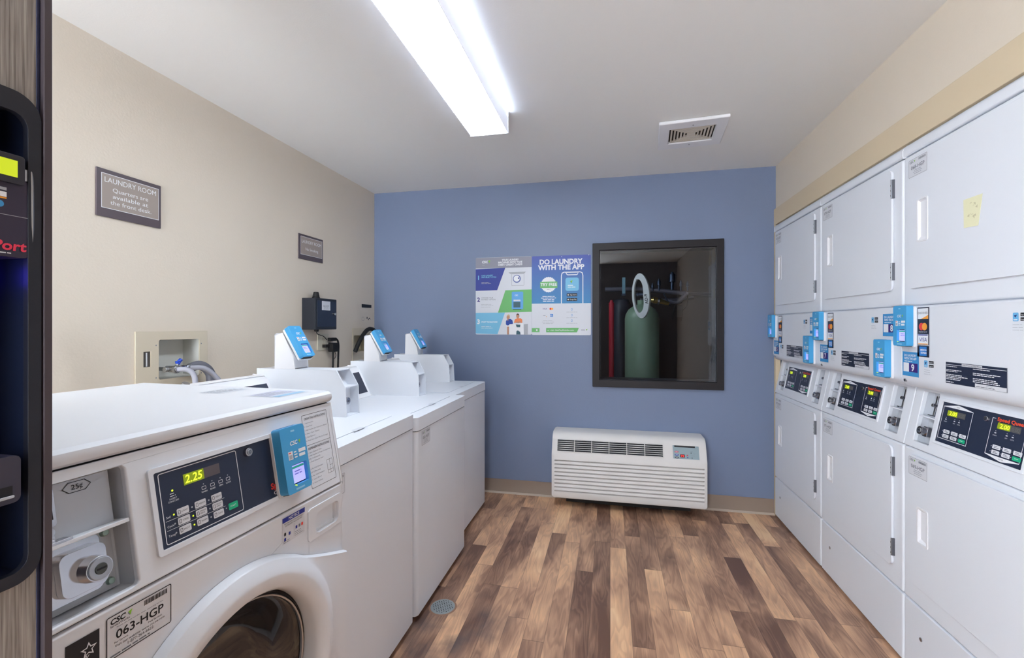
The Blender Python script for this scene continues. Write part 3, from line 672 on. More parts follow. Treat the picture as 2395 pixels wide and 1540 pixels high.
m.rect(.56, .30, .655, .37, mat('lid_sticker_white', (214, 220, 230), .5)); m.bars(.565, .65, .365, .31, 5, pale_ink, .0009)
m.build('lid_sticker', lidf)
# slanted control panel
t = 10.3; S = FR((0, .013, .865), t); V = lambda z: (z - .865) / cos(R(t))
bay = (.030, V(.876), .155, V(1.064))
m = MB(S); m.plate([(.001, .0015), (WD - .001, .0015), (WD - .001, .2192), (.001, .2192)], [rr(*bay, .006, 3)], -.012, 0, enamel); cp = m.build('control_panel', fl, bevel=.006, seg=3)
m = MB(); m.box(.004, WD - .004, .062, .74, 1.078, 1.086, dark_gap); m.build('gap_shade', fl)  # dark strip put in for the shade in the gap under the cover
m = MB(S); m.plate(rr(.186, V(.899), .498, V(1.046), .006, 4), [rr(.1945, V(.908), .490, V(1.037), .003, 3)], 0, .005, enamel); m.build('panel_bezel', cp, bevel=.002)
m = MB(S @ Matrix.Translation((0, 0, .001)))
m.rect(.194, V(.908), .491, V(1.037), navy); m.outline(.2025, V(.9125), .3625, V(1.0335), .004, .0014, white, .0012)
m.rect(.2465, V(1.000), .287, V(1.0195), lcd_bg, .0012); m.rect(.287, V(1.000), .321, V(1.0195), mat('lcd_ghost_field', (92, 84, 88), .35), .0012)
m.text('2.25', .249, V(1.003), .0145, mat('lcd_digit', (228, 248, 60), .4, emit=0.8), .0016, width=.033, off=.012, slant=.12)
for u, tx in ((.283, 'WASH'), (.301, 'RINSE'), (.319, 'SPIN'), (.336, 'LOCK')):
    m.circ(u, V(.991), .0012, pale_ink, .0014, 8); m.outline(u - .0045, V(.981), u + .0045, V(.987), .001, .0008, white, .0014); m.text(tx, u, V(.9755), .003, white, .0014, al='c', off=.01)
m.circ(.224, V(.999), .0019, led, .0014, 10); m.bars(.219, .230, V(.996), V(.988), 2, white, .0014, th=.3); m.text('INSERT', .224, V(.984), .003, white, .0014, al='c'); m.text('COINS/CARD', .224, V(.9795), .003, white, .0014, al='c', width=.019)
for r_, (lab, ks) in enumerate((('Soil', ('LIGHT', 'MEDIUM', 'HEAVY')), ('Cycle', ('NORMAL', 'PERM PRESS', 'DELICATE KNIT')), ('Temp', ('HOT', 'WARM', 'COLD')))):
    vz = V(.9525 - r_ * .0158)
    m.text(lab, .2075, vz + .003, .0038, white, .0014)
    if r_ < 2: m.rect(.206, vz - .0018, .322, vz - .0012, white, .0013)
    for c_ in range(3):
        u = (.2265, .2605, .2945)[c_]; m.poly(rr(u, vz, u + .0225, vz + .0125, .002, 3), paper, .0016)
        on = (r_, c_) in ((0, 0), (1, 1), (2, 1)); m.circ(u - .0055, vz + .006, .0016, led if on else pale_ink, .0016, 10)
        m.outline(u + .002, vz + .003, u + .0065, vz + .0095, .001, .0007, black, .002); tx = ks[c_].split()
        if len(tx) == 1: m.text(tx[0], u + .0085, vz + .005, .0031, black, .002, width=.0115)
        else: m.text(tx[0], u + .0085, vz + .0072, .0026, black, .002, width=.011); m.text(tx[1], u + .0085, vz + .0032, .0026, black, .002, width=.009)
m.poly(rr(.3285, V(.9235), .350, V(.9365), .002, 3), green, .0016); m.text('START', .339, V(.9285), .0032, white, .002, al='c'); m.circ(.323, V(.930), .0014, pale_ink, .0016, 8)
m.text('Speed Queen', .438, V(.9265), .0125, red_p, .0014, off=.03, width=.10); m.text('Commercial', .444, V(.913), .008, white, .0014, width=.08)
m.build('control_overlay', cp)
m = MB(S); m.cyl((.389, V(1.022), 0), (.389, V(1.022), .009), .0095, .0088, chrome, 28); m.cyl((.389, V(1.022), .009), (.389, V(1.022), .0105), .0055, .0052, steel, 20); m.outline(.386, V(1.019), .392, V(1.025), .0028, .0008, black, .0108); m.build('key_lock', cp, bevel=.001)
m = MB(S); m.outline(.5635, V(.8845), .6585, V(1.0655), .002, .0010, black, .0008)
m.text('OPERATING INSTRUCTIONS', .611, V(1.053), .0052, black, .001, al='c', width=.080, off=.012); m.text('DISPENSER INSTRUCTIONS', .611, V(.979), .0052, black, .001, al='c', width=.080, off=.012); m.rect(.5635, V(.9895), .6585, V(.9903), black, .001)
for k, s_ in enumerate(('1. Load Laundry', '2. Close Door', '3. Add Supplies (See Instructions Below)', '4. Select Cycle Options', '5. Make Payment', '6. Press Start (Start May be Orange)')): m.text(s_, .568, V(1.0435 - k * .0087), .0033, grey_ink, .001, width=min(.084, .0023 * len(s_)))
for k, s_ in enumerate(('1. Open Dispenser Door', '2. Add Supplies to Proper Compartment', '    (As Indicated)', '3. Close Dispenser Door')): m.text(s_, .568, V(.970 - k * .0075), .0033, grey_ink, .001, width=min(.084, .0023 * len(s_)))
for k, s_ in enumerate(('A. Pre-Wash Detergent', '    (If Offered)', 'B. Main Wash Detergent', 'C. Liquid Bleach', 'D. Fabric Softener')): m.text(s_, .568, V(.9305 - k * .0088), .0033, grey_ink, .001, width=.0022 * len(s_))
m.outline(.630, V(.903), .652, V(.938), .001, .0007, black, .001); m.rect(.641, V(.903), .6417, V(.938), black, .001); m.rect(.641, V(.922), .652, V(.9227), black, .001); m.rect(.630, V(.911), .652, V(.9117), black, .001)
m.build('instruction_print', cp)
# coin bay
m = MB(S); m.pocket(bay[0] - .0008, bay[1] - .0008, bay[2] + .0008, bay[3] + .0008, .034, inside_g, -.009, .001); m.box(bay[0], bay[2] - .001, V(.975), V(.981), -.042, -.002, enamel); m.box(bay[0], bay[2] - .010, V(.980), V(1.062), -.026, -.022, mat('coin_plate', (182, 186, 193), .35, metal=.3))
m.box(bay[0], bay[2] - .008, V(.878), V(.976), -.040, -.036, mat('coin_plate', (182, 186, 193), .35, metal=.3)); bo = m.build('coin_bay', cp, bevel=.001)
m = MB(S @ Matrix.Translation((.010, .0125, -.0215))); hx = [(.072, V(1.038)), (.080, V(1.046)), (.102, V(1.046)), (.110, V(1.038)), (.102, V(1.030)), (.080, V(1.030))]
m.ringline(hx, [(.091 + (p[0] - .091) * .93, V(1.038) + (p[1] - V(1.038)) * .88) for p in hx], black); m.text('25¢', .091, V(1.0345), .0075, black, .001, al='c', off=.01); m.build('coin_print', bo)
m = MB(S @ Matrix.Translation((.004, 0, -.022))); m.plate(rr(.034, V(1.004), .0665, V(1.058), .004, 3), [], 0, .004, chrome); m.rect(.059, V(1.014), .0625, V(1.05), black, .0045); m.cyl((.052, V(.998), 0), (.052, V(.998), .012), .008, .007, chrome); m.plate(rr(.036, V(.982), .062, V(.994), .002, 3), [], 0, .004, chrome); m.rect(.048, V(.983), .0565, V(.995), black, .0045)
m.box(.034, .074, V(.981), V(.9845), 0, .020, chrome); m.build('coin_slide', bo, bevel=.0012)
m = MB(S @ Matrix.Translation((.004, .006, -.036)))
m.plate(rr(.042, V(.884), .120, V(.966), .010, 5), [], 0, .010, chrome); m.plate(rr(.060, V(.892), .120, V(.954), .012, 5), [], .010, .022, chrome)
m.cyl((.098, V(.920), .02), (.098, V(.920), .040), .0195, .0180, chrome, 36); m.cyl((.098, V(.920), .040), (.098, V(.920), .0425), .0165, .0155, steel, 36); m.cyl((.098, V(.920), .0425), (.098, V(.920), .0435), .0085, .008, mat('lock_core', (90, 92, 90), .4, metal=.8), 24); m.rect(.0915, V(.9188), .1045, V(.9216), black, .0440)
m.build('coin_lock', bo, bevel=.003, seg=3)
for z in (.963, .888):
    m = MB(S @ Matrix.Translation((.009, .003, -.036))); m.cyl((.1275, V(z), -.0005), (.1275, V(z), .006), .0062, .0048, mat('screw_green', (150, 172, 162), .3, metal=.7), 20); m.build('screw', bo, bevel=.001)
# reader with its label
reader(fl, (.493, .013 + (.978 - .865) * math.tan(R(t)) - .001, .978), t)
# lower front print and drawer
hgp(fl, FP @ Matrix.Translation((.104, .782, .0002)), '063-HGP', .101, .068, 'service_sticker', big=True)
m = MB(FP @ Matrix.Translation((.072, .780, .0002))); m.rect(-.018, 0, .024, .062, black, .0008); m.rect(-.016, .008, .022, .010, paper, .001)
m.text('energy', -.015, .026, .010, white, .0012, width=.024, slant=.3); m.poly([(.010 + .011 * (1 if k % 2 == 0 else .45) * sin(k * pi / 5), .040 + .011 * (1 if k % 2 == 0 else .45) * cos(k * pi / 5)) for k in range(10)], white, .0012); m.poly([(.010 + .0075 * (1 if k % 2 == 0 else .45) * sin(k * pi / 5), .040 + .0075 * (1 if k % 2 == 0 else .45) * cos(k * pi / 5)) for k in range(10)], black, .0014)
m.text('ENERGY STAR', .003, .002, .005, white, .0012, al='c', width=.036)
m.build('energy_label', fl)
m = MB(FP @ Matrix.Translation((.460, .793, .0002))); w, h = .072, .060
nb = mat('notice_blue', (36, 50, 150), .5)
m.rect(0, 0, w, h, paper); m.rect(0, h - .011, w, h, nb, .0009); m.text('NOTICE', w / 2, h - .0085, .0065, white, .0012, al='c', width=.034, off=.02); m.text('THIS MACHINE IS HIGH EFFICIENCY', w / 2, h - .0165, .0030, black, .001, al='c', width=.062); m.text('DETERGENT MUST BE USED', w / 2, h - .0215, .0030, black, .001, al='c', width=.055)
m.rect(w / 2, .006, w / 2 + .0006, h - .024, grey_ink, .001)
for k, (u, vv, mm) in enumerate(((.008, .022, black), (.022, .019, nb), (.008, .010, nb), (.044, .024, nb), (.054, .024, grey_ink), (.063, .024, red_p))): m.poly(rr(u - .003, vv - .0035, u + .003, vv + .0035, .001, 2), mm, .001)
m.bars(.003, .032, .008, .001, 2, grey_ink, .001, th=.3); m.bars(.039, .069, .016, .004, 3, grey_ink, .001, th=.3); m.build('notice_sticker', fl)
m = MB(FP); m.plate(rr(WD - .1395, .7595, WD - .0105, .8405, .010, 4), [rr(WD - .112, .770, WD - .022, .824, .014, 5)], -.010, .003, enamel); dr = m.build('detergent_drawer', fl, bevel=.003)
m = MB(FP); m.pocket(WD - .1125, .7695, WD - .0215, .8245, .008, enamel, -.006, .004); m.build('drawer_grip', dr)
# door
cxd, czd = .342, .525
m = MB(FP)
OUT = []
for k in range(97):
    a = 62 + (298 - 62) * k / 96; OUT.append((.276 * cos(R(a)), .276 * sin(R(a))))
hw = WD - cxd
OUT += [(.155, -.232), (.185, -.2135), (.22, -.198), (.26, -.182), (.30, -.167)] + [(hw, -.152 + .304 * k / 12) for k in range(13)] + [(.30, .167), (.26, .182), (.22, .198), (.185, .2135), (.155, .232)]
def scaled(p, r):   # the point of the circle of radius r in the direction of p
    d = math.hypot(*p); return (p[0] * r / d, p[1] * r / d)
def inset(p, q): d = math.hypot(*p); return (p[0] * (1 - q / d), p[1] * (1 - q / d))
loops = [[(p, .001) for p in OUT], [(inset(p, .0005), .010) for p in OUT], [(inset(p, .004), .016) for p in OUT]]
for q_ in (.034, .026, .018, .010, .004):
    loops.append([])
    for p in OUT:
        d_ = math.hypot(*p) - .0045; rad = min(d_ - q_ * .02, .244 + q_); t_ = min(1, max(0, (rad - .244) / .034)); loops[-1].append((scaled(p, rad), .034 - .018 * t_ ** 1.3))
for rad, w_ in ((.244, .034), (.240, .0345), (.217, .0295), (.208, .016), (.205, -.004), (.204, -.03)): loops.append([(scaled(p, rad), w_) for p in OUT])
n_ = len(OUT)
m.add([(cxd + p[0], czd + p[1], w_) for l in loops for p, w_ in l], [(a * n_ + k, a * n_ + (k + 1) % n_, (a + 1) * n_ + (k + 1) % n_, (a + 1) * n_ + k) for a in range(len(loops) - 1) for k in range(n_)], enamel)
door = m.build('door', fl, angle=50)
m = MB(FP); m.revolve(cxd, czd, [(.204, -.012), (.198, -.008), (.193, -.014), (.190, -.030)], rubber, 72); m.revolve(cxd, czd, [(.1965, -.0105), (.1945, -.006), (.1915, -.0075), (.190, -.012)], steel, 72); m.build('door_ring', door)
m = MB(FP)
prof = [(.192, -.014), (.188, -.016), (.175, -.030), (.155, -.06), (.14, -.085), (.12, -.098), (.06, -.106), (.0005, -.108)]
m.revolve(cxd, czd, prof, mat('door_glass', (70, 74, 84), .03, trans=.75, ior=1.5, coat=.3), 64); m.build('door_glass', door)
m = MB(FP)
m.revolve(cxd, czd, [(.215, -.02), (.212, -.10), (.20, -.115), (.235, -.13), (.245, -.16), (.245, -.50), (.0005, -.52)], mat('drum_steel', (120, 110, 108), .3, metal=.9), 64)
dm = mat('drum_steel', (120, 110, 108), .3, metal=.9)
for k in range(3):
    a = R(30 + 120 * k); T = m.T; m.T = T @ Matrix.Translation((cxd, czd, 0)) @ Matrix.Rotation(a, 4, 'Z'); m.box(.17, .245, -.02, .02, -.48, -.17, dm); m.T = T
m.build('drum', fl, bevel=.003)

# ================================================================== vending machine at the left edge
ve = empty('vending_machine', (-.6, -.55, 0), 90, 'wood-grain vending machine with a black payment bezel, beside the front load washer', 'vending machine')
wood = bpy.data.materials.new('grey_woodgrain'); wood.use_nodes = True
nt_ = wood.node_tree; bs = nt_.nodes['Principled BSDF']; bs.inputs['Roughness'].default_value = .5
tc = nt_.nodes.new('ShaderNodeTexCoord'); mp = nt_.nodes.new('ShaderNodeMapping'); mp.inputs['Scale'].default_value = (160, 160, 4); nz = nt_.nodes.new('ShaderNodeTexNoise'); nz.inputs['Scale'].default_value = 3; nz.inputs['Detail'].default_value = 5
cr = nt_.nodes.new('ShaderNodeValToRGB'); cr.color_ramp.elements[0].color = rgb(104, 98, 94); cr.color_ramp.elements[1].color = rgb(176, 170, 164); cr.color_ramp.elements[0].position = .3; cr.color_ramp.elements[1].position = .72
nt_.links.new(tc.outputs['Object'], mp.inputs[0]); nt_.links.new(mp.outputs[0], nz.inputs['Vector']); nt_.links.new(nz.outputs['Fac'], cr.inputs[0]); nt_.links.new(cr.outputs[0], bs.inputs['Base Color'])
vblack = mat('vending_black', (30, 32, 42), .4); vtrim = mat('vending_trim', (72, 64, 70), .5); vnavy = mat('vending_groove', (34, 38, 66), .4)
XE = .912  # right edge of the face in local x  (Y = .362)
m = MB(); m.box(0, XE + .005, .06, .78, .04, 1.95, vblack); m.box(0, .655, .0045, .06, .04, 1.95, vblack); m.box(.655, XE, .0045, .06, 1.54, 1.95, vblack); m.box(.655, XE, .0045, .06, .04, 1.02, vblack); m.box(.03, XE - .03, .09, .75, 0, .05, rubber); m.build('cabinet', ve)
bz0, bz1, bx0 = 1.025, 1.5335, .66
m = MB(F0); m.plate([(.0, .05), (XE, .05), (XE, 1.94), (0, 1.94)], [rr(bx0 + .005, bz0 + .005, XE - .005, bz1 - .008, .018, 4)], -.004, 0, wood); m.build('face_panel', ve)
m = MB(F0); m.box(XE, XE + .0035, .045, 1.945, -.06, .001, vnavy); m.box(XE + .0035, XE + .0112, .045, 1.945, -.06, .006, vtrim); m.build('door_trim', ve, bevel=.001)
m = MB(F0); m.plate(rr(bx0, bz0, XE + .002, bz1, .024, 8), [rr(bx0 + .014, bz0 + .013, XE - .0095, bz1 - .022, .014, 6)], -.002, .005, vblack); bzl = m.build('payment_bezel', ve, bevel=.0025, seg=3)
m = MB(F0); m.pocket(bx0 + .006, bz0 + .006, XE - .0055, bz1 - .009, .048, mat('vending_recess', (26, 34, 56), .35), -.001, .004); m.build('recess', ve)
m = MB(F0)
m.plate(rr(.72, 1.362, .9035, 1.443, .004, 3), [], -.03, .004, mat('reader_face', (52, 46, 66), .4)); m.plate(rr(.72, 1.437, .899, 1.4665, .003, 3), [], -.03, .007, mat('reader_head', (44, 44, 54), .4)); cr_ = m.build('payment_terminal', ve, bevel=.0015)
m = MB(F0 @ Matrix.Translation((0, 0, .0072))); m.rect(.80, 1.4435, .8925, 1.4605, lcd); m.build('terminal_display', cr_)
m = MB(F0 @ Matrix.Translation((0, 0, .0042))); m.text('ePort', .901, 1.3690, .0095, mat('eport_red', (230, 60, 90), .5), .0006, al='r', off=.03, slant=.1, width=.034); m.bars(.87, .899, 1.367, 1.3645, 1, white, .0006)
m.rect(.866, 1.4285, .8855, 1.4315, pale_ink); m.rect(.866, 1.4215, .8855, 1.427, white); m.rect(.866, 1.420, .8855, 1.422, amber); m.circ(.880, 1.4145, .0035, blue_l); m.rect(.72, 1.404, .9025, 1.4045, pale_ink); m.build('terminal_print', cr_)
m = MB(F0); m.tube([(.901, 1.445, -.01), (.9045, 1.455, .002), (.906, 1.445, .004), (.9065, 1.40, .004), (.9065, 1.365, .003)], .0015, steel, 8); m.box(.8985, .9035, 1.443, 1.455, -.02, .004, steel); m.build('terminal_bracket', cr_)
m = MB(F0 @ Matrix.Translation((0, 0, -.02))); m.text('STATUS', .8895, 1.4725, .0065, white, .0, al='r', off=.01); m.box(.80, .889, 1.486, 1.502, -.02, 0.0, black); m.build('status_print', ve)
m = MB(F0); m.plate(rr(.75, 1.112, .895, 1.160, .006, 4), [], -.03, .008, mat('return_cup', (58, 56, 72), .35)); m.rect(.76, 1.121, .888, 1.130, black, .0085); m.plate(rr(.78, 1.118, .888, 1.121, .001, 2), [], .006, .0115, chrome); m.build('coin_return', ve, bevel=.002)
m = MB(F0); m.rect(.80, 1.335, .89, 1.355, mat('blue_light', (60, 40, 255), .4, emit=3.0), -.028); m.build('indicator_light', ve)

# ================================================================== heat pump unit under the window
pt = empty('wall_air_unit', (.1115, YB, .07), 0, 'white through-wall air conditioner under the window, louvered front', 'air conditioner')
pm = mat('unit_cream', (222, 220, 218), .42)
W2 = .5205
top_p = [(-.222, .305), (-.2185, .318), (-.176, .418), (-.166, .438), (-.150, .452), (-.128, .459), (0, .459), (0, 0.0), (-.205, 0), (-.219, .006), (-.225, .018)]
gro = []
for k in range(9):
    z = .0535 + k * .0269; gro += [(-.2245, z - .003), (-.2075, z + .0005), (-.2085, z + .0025), (-.2275, z + .0075)]
m = MB(); m.prism(top_p + gro, -W2 + .022, W2 - .022, pm)
for s_ in (-1, 1):
    steps = 5
    for k in range(steps):
        a0 = W2 - .022 + .022 * sin(pi / 2 * k / steps); a1 = W2 - .022 + .022 * sin(pi / 2 * (k + 1) / steps); ins = .022 * (1 - cos(pi / 2 * (k + .5) / steps))
        pr = [(min(y + ins, 0) if y < -.01 else y, z - (ins * .6 if z > .40 else 0) + (ins * .5 if z < .01 else 0)) for y, z in top_p]
        x0, x1 = sorted((s_ * a0, s_ * a1)); m.prism(pr, x0, x1, pm)
m.build('cover', pt, angle=28)
tt = math.degrees(math.atan2(.0425, .10)); G = FR((0, -.2185, .318), tt)
m = MB(G); m.poly(rr(-.479, .016, .240, .102, .006, 3), dark_gap, .0008); m.build('air_outlet', pt)  # flat dark sheet stands in for the shade of a recess
m = MB(G)
for k in range(7): m.box(-.479, .240, .015 + k * .0137, .0185 + k * .0137, .0006, .006, pm)
for x in (-.482, .2385): m.box(x, x + .003, .0145, .1035, .0006, .006, pm)
for k in range(5): x = -.479 + .719 * (k + 1) / 6; m.box(x - .0018, x + .0018, .015, .102, .0006, .008, pm)
m.build('outlet_grille', pt)
m = MB(G); m.plate(rr(.295, .006, .478, .108, .004, 3), [rr(.303, .012, .470, .100, .003, 2)], -.001, .003, pm); m.rect(.303, .012, .470, .100, mat('control_teal', (148, 168, 176), .4), .0007); m.rect(.314, .089, .446, .100, black, .001); m.rect(.303, .012, .3065, .07, pale_ink, .001)
for v_, mm in ((.058, mat('oval_red', (205, 70, 90), .4)), (.038, mat('oval_blue', (40, 70, 160), .4)), (.020, black)): m.circ(.327, v_, .013, mm, .0012, 20, .0055); m.rect(.320, v_ - .0012, .334, v_ + .0012, white, .0015)
m.rect(.349, .023, .378, .042, mat('led_window', (70, 0, 8), .3), .0012); m.text('73', .3635, .0265, .0115, mat('led_red', (255, 60, 60), .4, emit=1.5), .0016, al='c', width=.02, off=.015)
m.poly([(.388, .034), (.402, .034), (.395, .043)], mat('oval_red', (205, 70, 90), .4), .0012); m.poly([(.390, .027), (.402, .027), (.396, .018)], mat('oval_blue', (40, 70, 160), .4), .0012)
m.bars(.415, .445, .066, .060, 1, grey_ink, .0012, th=.3); m.bars(.42, .455, .038, .033, 1, grey_ink, .0012, th=.3); m.circ(.419, .054, .003, black, .0012, 8); m.circ(.424, .022, .003, black, .0012, 8); m.outline(.432, .045, .444, .055, .002, .0006, grey_ink, .0012)
m.build('control_pad', pt)
m = MB(); m.box(-.42, .42, -.17, -.005, -.035, .001, mat('sleeve_shade', (26, 24, 24), .8)); m.build('sleeve', pt)  # sleeve coloured near black for the deep shadow below the unit
m = MB(); m.tube([(.05, -.14, .0), (.052, -.15, -.02), (.048, -.15, -.045)], .0012, plastic_w, 6); m.build('cable_tie', pt)

# ================================================================== posters
grad = bpy.data.materials.new('poster_gradient'); grad.use_nodes = True; g_ = grad.node_tree; gb = g_.nodes['Principled BSDF']; gb.inputs['Roughness'].default_value = .5
tc = g_.nodes.new('ShaderNodeTexCoord'); sp_ = g_.nodes.new('ShaderNodeSeparateXYZ'); mr = g_.nodes.new('ShaderNodeMapRange'); mr.inputs['From Min'].default_value = .22; mr.inputs['From Max'].default_value = .60; rp = g_.nodes.new('ShaderNodeValToRGB')
rp.color_ramp.elements[0].color = rgb(58, 136, 190); rp.color_ramp.elements[1].color = rgb(72, 88, 172)
g_.links.new(tc.outputs['Object'], sp_.inputs[0]); g_.links.new(sp_.outputs[2], mr.inputs['Value']); g_.links.new(mr.outputs[0], rp.inputs[0]); g_.links.new(rp.outputs[0], gb.inputs['Base Color'])
pgrey = mat('poster_grey', (140, 142, 156), .5); pnavy = mat('poster_navy', (46, 62, 148), .5); pgreen = mat('poster_green', (108, 184, 110), .5); pcyan = mat('poster_cyan', (118, 188, 222), .5); pwhite = mat('poster_white', (214, 218, 226), .5)
skin = mat('poster_skin', (190, 140, 115), .6)
PW, PH = .447, .603
def P1():
    m = MB(FR()); U = lambda x: (x - 90) / 915 * PW; Vv = lambda y: (1430 - y) / 1260 * PH
    m.plate(rr(0, 0, PW, PH, .008, 3), [], .0005, .002, pwhite); m.T = m.T @ Matrix.Translation((0, 0, .002))
    m.rect(0, Vv(345), PW, Vv(172), pgrey); m.text('CSC', U(195), Vv(260), .018, white, .001, off=.03, slant=.1); swoosh(m, U(300), Vv(262), .018, .001); m.text('GO', U(200), Vv(303), .008, pale_ink, .001)
    for s_, y, wd in (('YOUR LAUNDRY', 232, 275), ('MACHINES NOW TAKE', 270, 390), ('DEBIT/ CREDIT CARDS', 308, 390)): m.text(s_, U(660), Vv(y), .014, white, .001, al='c', width=wd / 915 * PW, off=.03)
    m.poly([(0, Vv(355)), (U(580), Vv(345)), (U(447), Vv(706)), (0, Vv(712))], pnavy); m.text('1', U(130), Vv(530), .032, pcyan, .001, off=.03); m.text('LOAD LAUNDRY', U(185), Vv(474), .011, pcyan, .001, off=.02, width=.095); m.text('AND SELECT CYCLE', U(185), Vv(503), .011, pcyan, .001, off=.02, width=.12); m.bars(U(185), U(385), Vv(565), Vv(605), 2, pale_ink, .001, th=.3)
    m.poly([(U(632), Vv(420)), (U(915), Vv(415)), (U(890), Vv(445)), (U(660), Vv(448))], pale_ink, .001); m.outline(U(680), Vv(640), U(885), Vv(445), .006, .003, pale_ink, .001); m.circ(U(768), Vv(528), .031, mat('poster_slate', (96, 112, 170), .5), .0012); m.circ(U(765), Vv(525), .024, white, .0015); m.circ(U(797), Vv(518), .006, pnavy, .0018)
    m.poly([(U(582), Vv(710)), (PW, Vv(703)), (PW, Vv(1062)), (U(460), Vv(1072))], pgreen)
    m.poly([(x + U(685), y + Vv(1020)) for x, y in rr(0, 0, U(870) - U(685), Vv(735) - Vv(1020), .008, 3)], mat('poster_reader', (96, 168, 226), .5), .001); m.text('CSC', U(735), Vv(805), .010, white, .0014, off=.03); m.rect(U(715), Vv(890), U(825), Vv(865), paper, .0014); m.rect(U(713), Vv(992), U(825), Vv(900), mat('poster_screen', (44, 88, 100), .4), .0014); m.rect(U(705), Vv(1026), U(840), Vv(1016), black, .0014)
    m.text('2', U(115), Vv(890), .032, mat('poster_violet', (58, 44, 130), .5), .001, off=.03); m.text('CHOOSE YOUR', U(185), Vv(840), .011, grey_ink, .001, width=.095); m.text('PAYMENT OPTION', U(185), Vv(870), .011, grey_ink, .001, width=.115); m.bars(U(180), U(435), Vv(925), Vv(990), 3, pale_ink, .001, th=.25)
    m.poly([(0, Vv(1075)), (U(575), Vv(1072)), (U(452), Vv(1425)), (.004, Vv(1415)), (0, Vv(1405))], pcyan); m.text('3', U(115), Vv(1255), .034, white, .001, off=.04); m.text('START THE MACHINE', U(185), Vv(1237), .011, white, .001, off=.02, width=.13); m.bars(U(185), U(425), Vv(1290), Vv(1335), 2, white, .001, th=.3)
    # two customers and a washer
    b1 = mat('poster_shirt_blue', (40, 74, 160), .6); o1 = mat('poster_shirt_orange', (232, 136, 88), .6); hair = mat('poster_hair_fair', (200, 180, 140), .6); hd = mat('poster_hair_dark', (70, 50, 46), .6)
    q = lambda pts: [(U(x), Vv(y)) for x, y in pts]
    m.poly(q([(590, 1215), (605, 1190), (660, 1175), (695, 1195), (705, 1240), (690, 1280), (620, 1290), (590, 1265)]), b1, .001); m.circ(U(628), Vv(1145), .013, skin, .0014, 16, .018); m.poly(q([(605, 1150), (612, 1112), (635, 1100), (655, 1118), (655, 1155), (640, 1125), (620, 1125)]), hair, .0016); m.poly(q([(610, 1160), (622, 1160), (632, 1205), (618, 1210)]), skin, .0018)
    m.poly(q([(590, 1285), (680, 1275), (680, 1300), (600, 1300)]), white, .0014); m.poly(q([(610, 1300), (640, 1300), (640, 1428), (610, 1428)]), skin, .0012)
    m.poly(q([(720, 1240), (735, 1185), (775, 1165), (830, 1165), (855, 1190), (855, 1240)]), o1, .001); m.circ(U(783), Vv(1130), .013, skin, .0014, 16, .018); m.poly(q([(760, 1120), (765, 1095), (785, 1088), (803, 1100), (805, 1122), (785, 1108)]), hd, .0016); m.poly(q([(745, 1240), (760, 1222), (830, 1215), (840, 1232), (800, 1245)]), skin, .0018)
    m.poly(q([(645, 1262), (870, 1245), (880, 1428), (648, 1428)]), white, .0019); m.poly(q([(750, 1265), (825, 1270), (822, 1310), (765, 1310)]), mat('poster_screen', (44, 88, 100), .4), .0022); m.poly(q([(758, 1428), (762, 1372), (785, 1362), (822, 1385), (828, 1428)]), mat('poster_screen', (44, 88, 100), .4), .0022); m.poly(q([(880, 1262), (945, 1255), (945, 1428), (880, 1428)]), pale_ink, .0012)
    o = m.build('laundry_poster'); o.location = (-1.036, YB, 1.2265); o.rotation_euler = (0, R(.0), 0)
    return tag(o, 'grey and white poster with steps 1, 2 and 3, on the blue wall', 'poster')
P1()
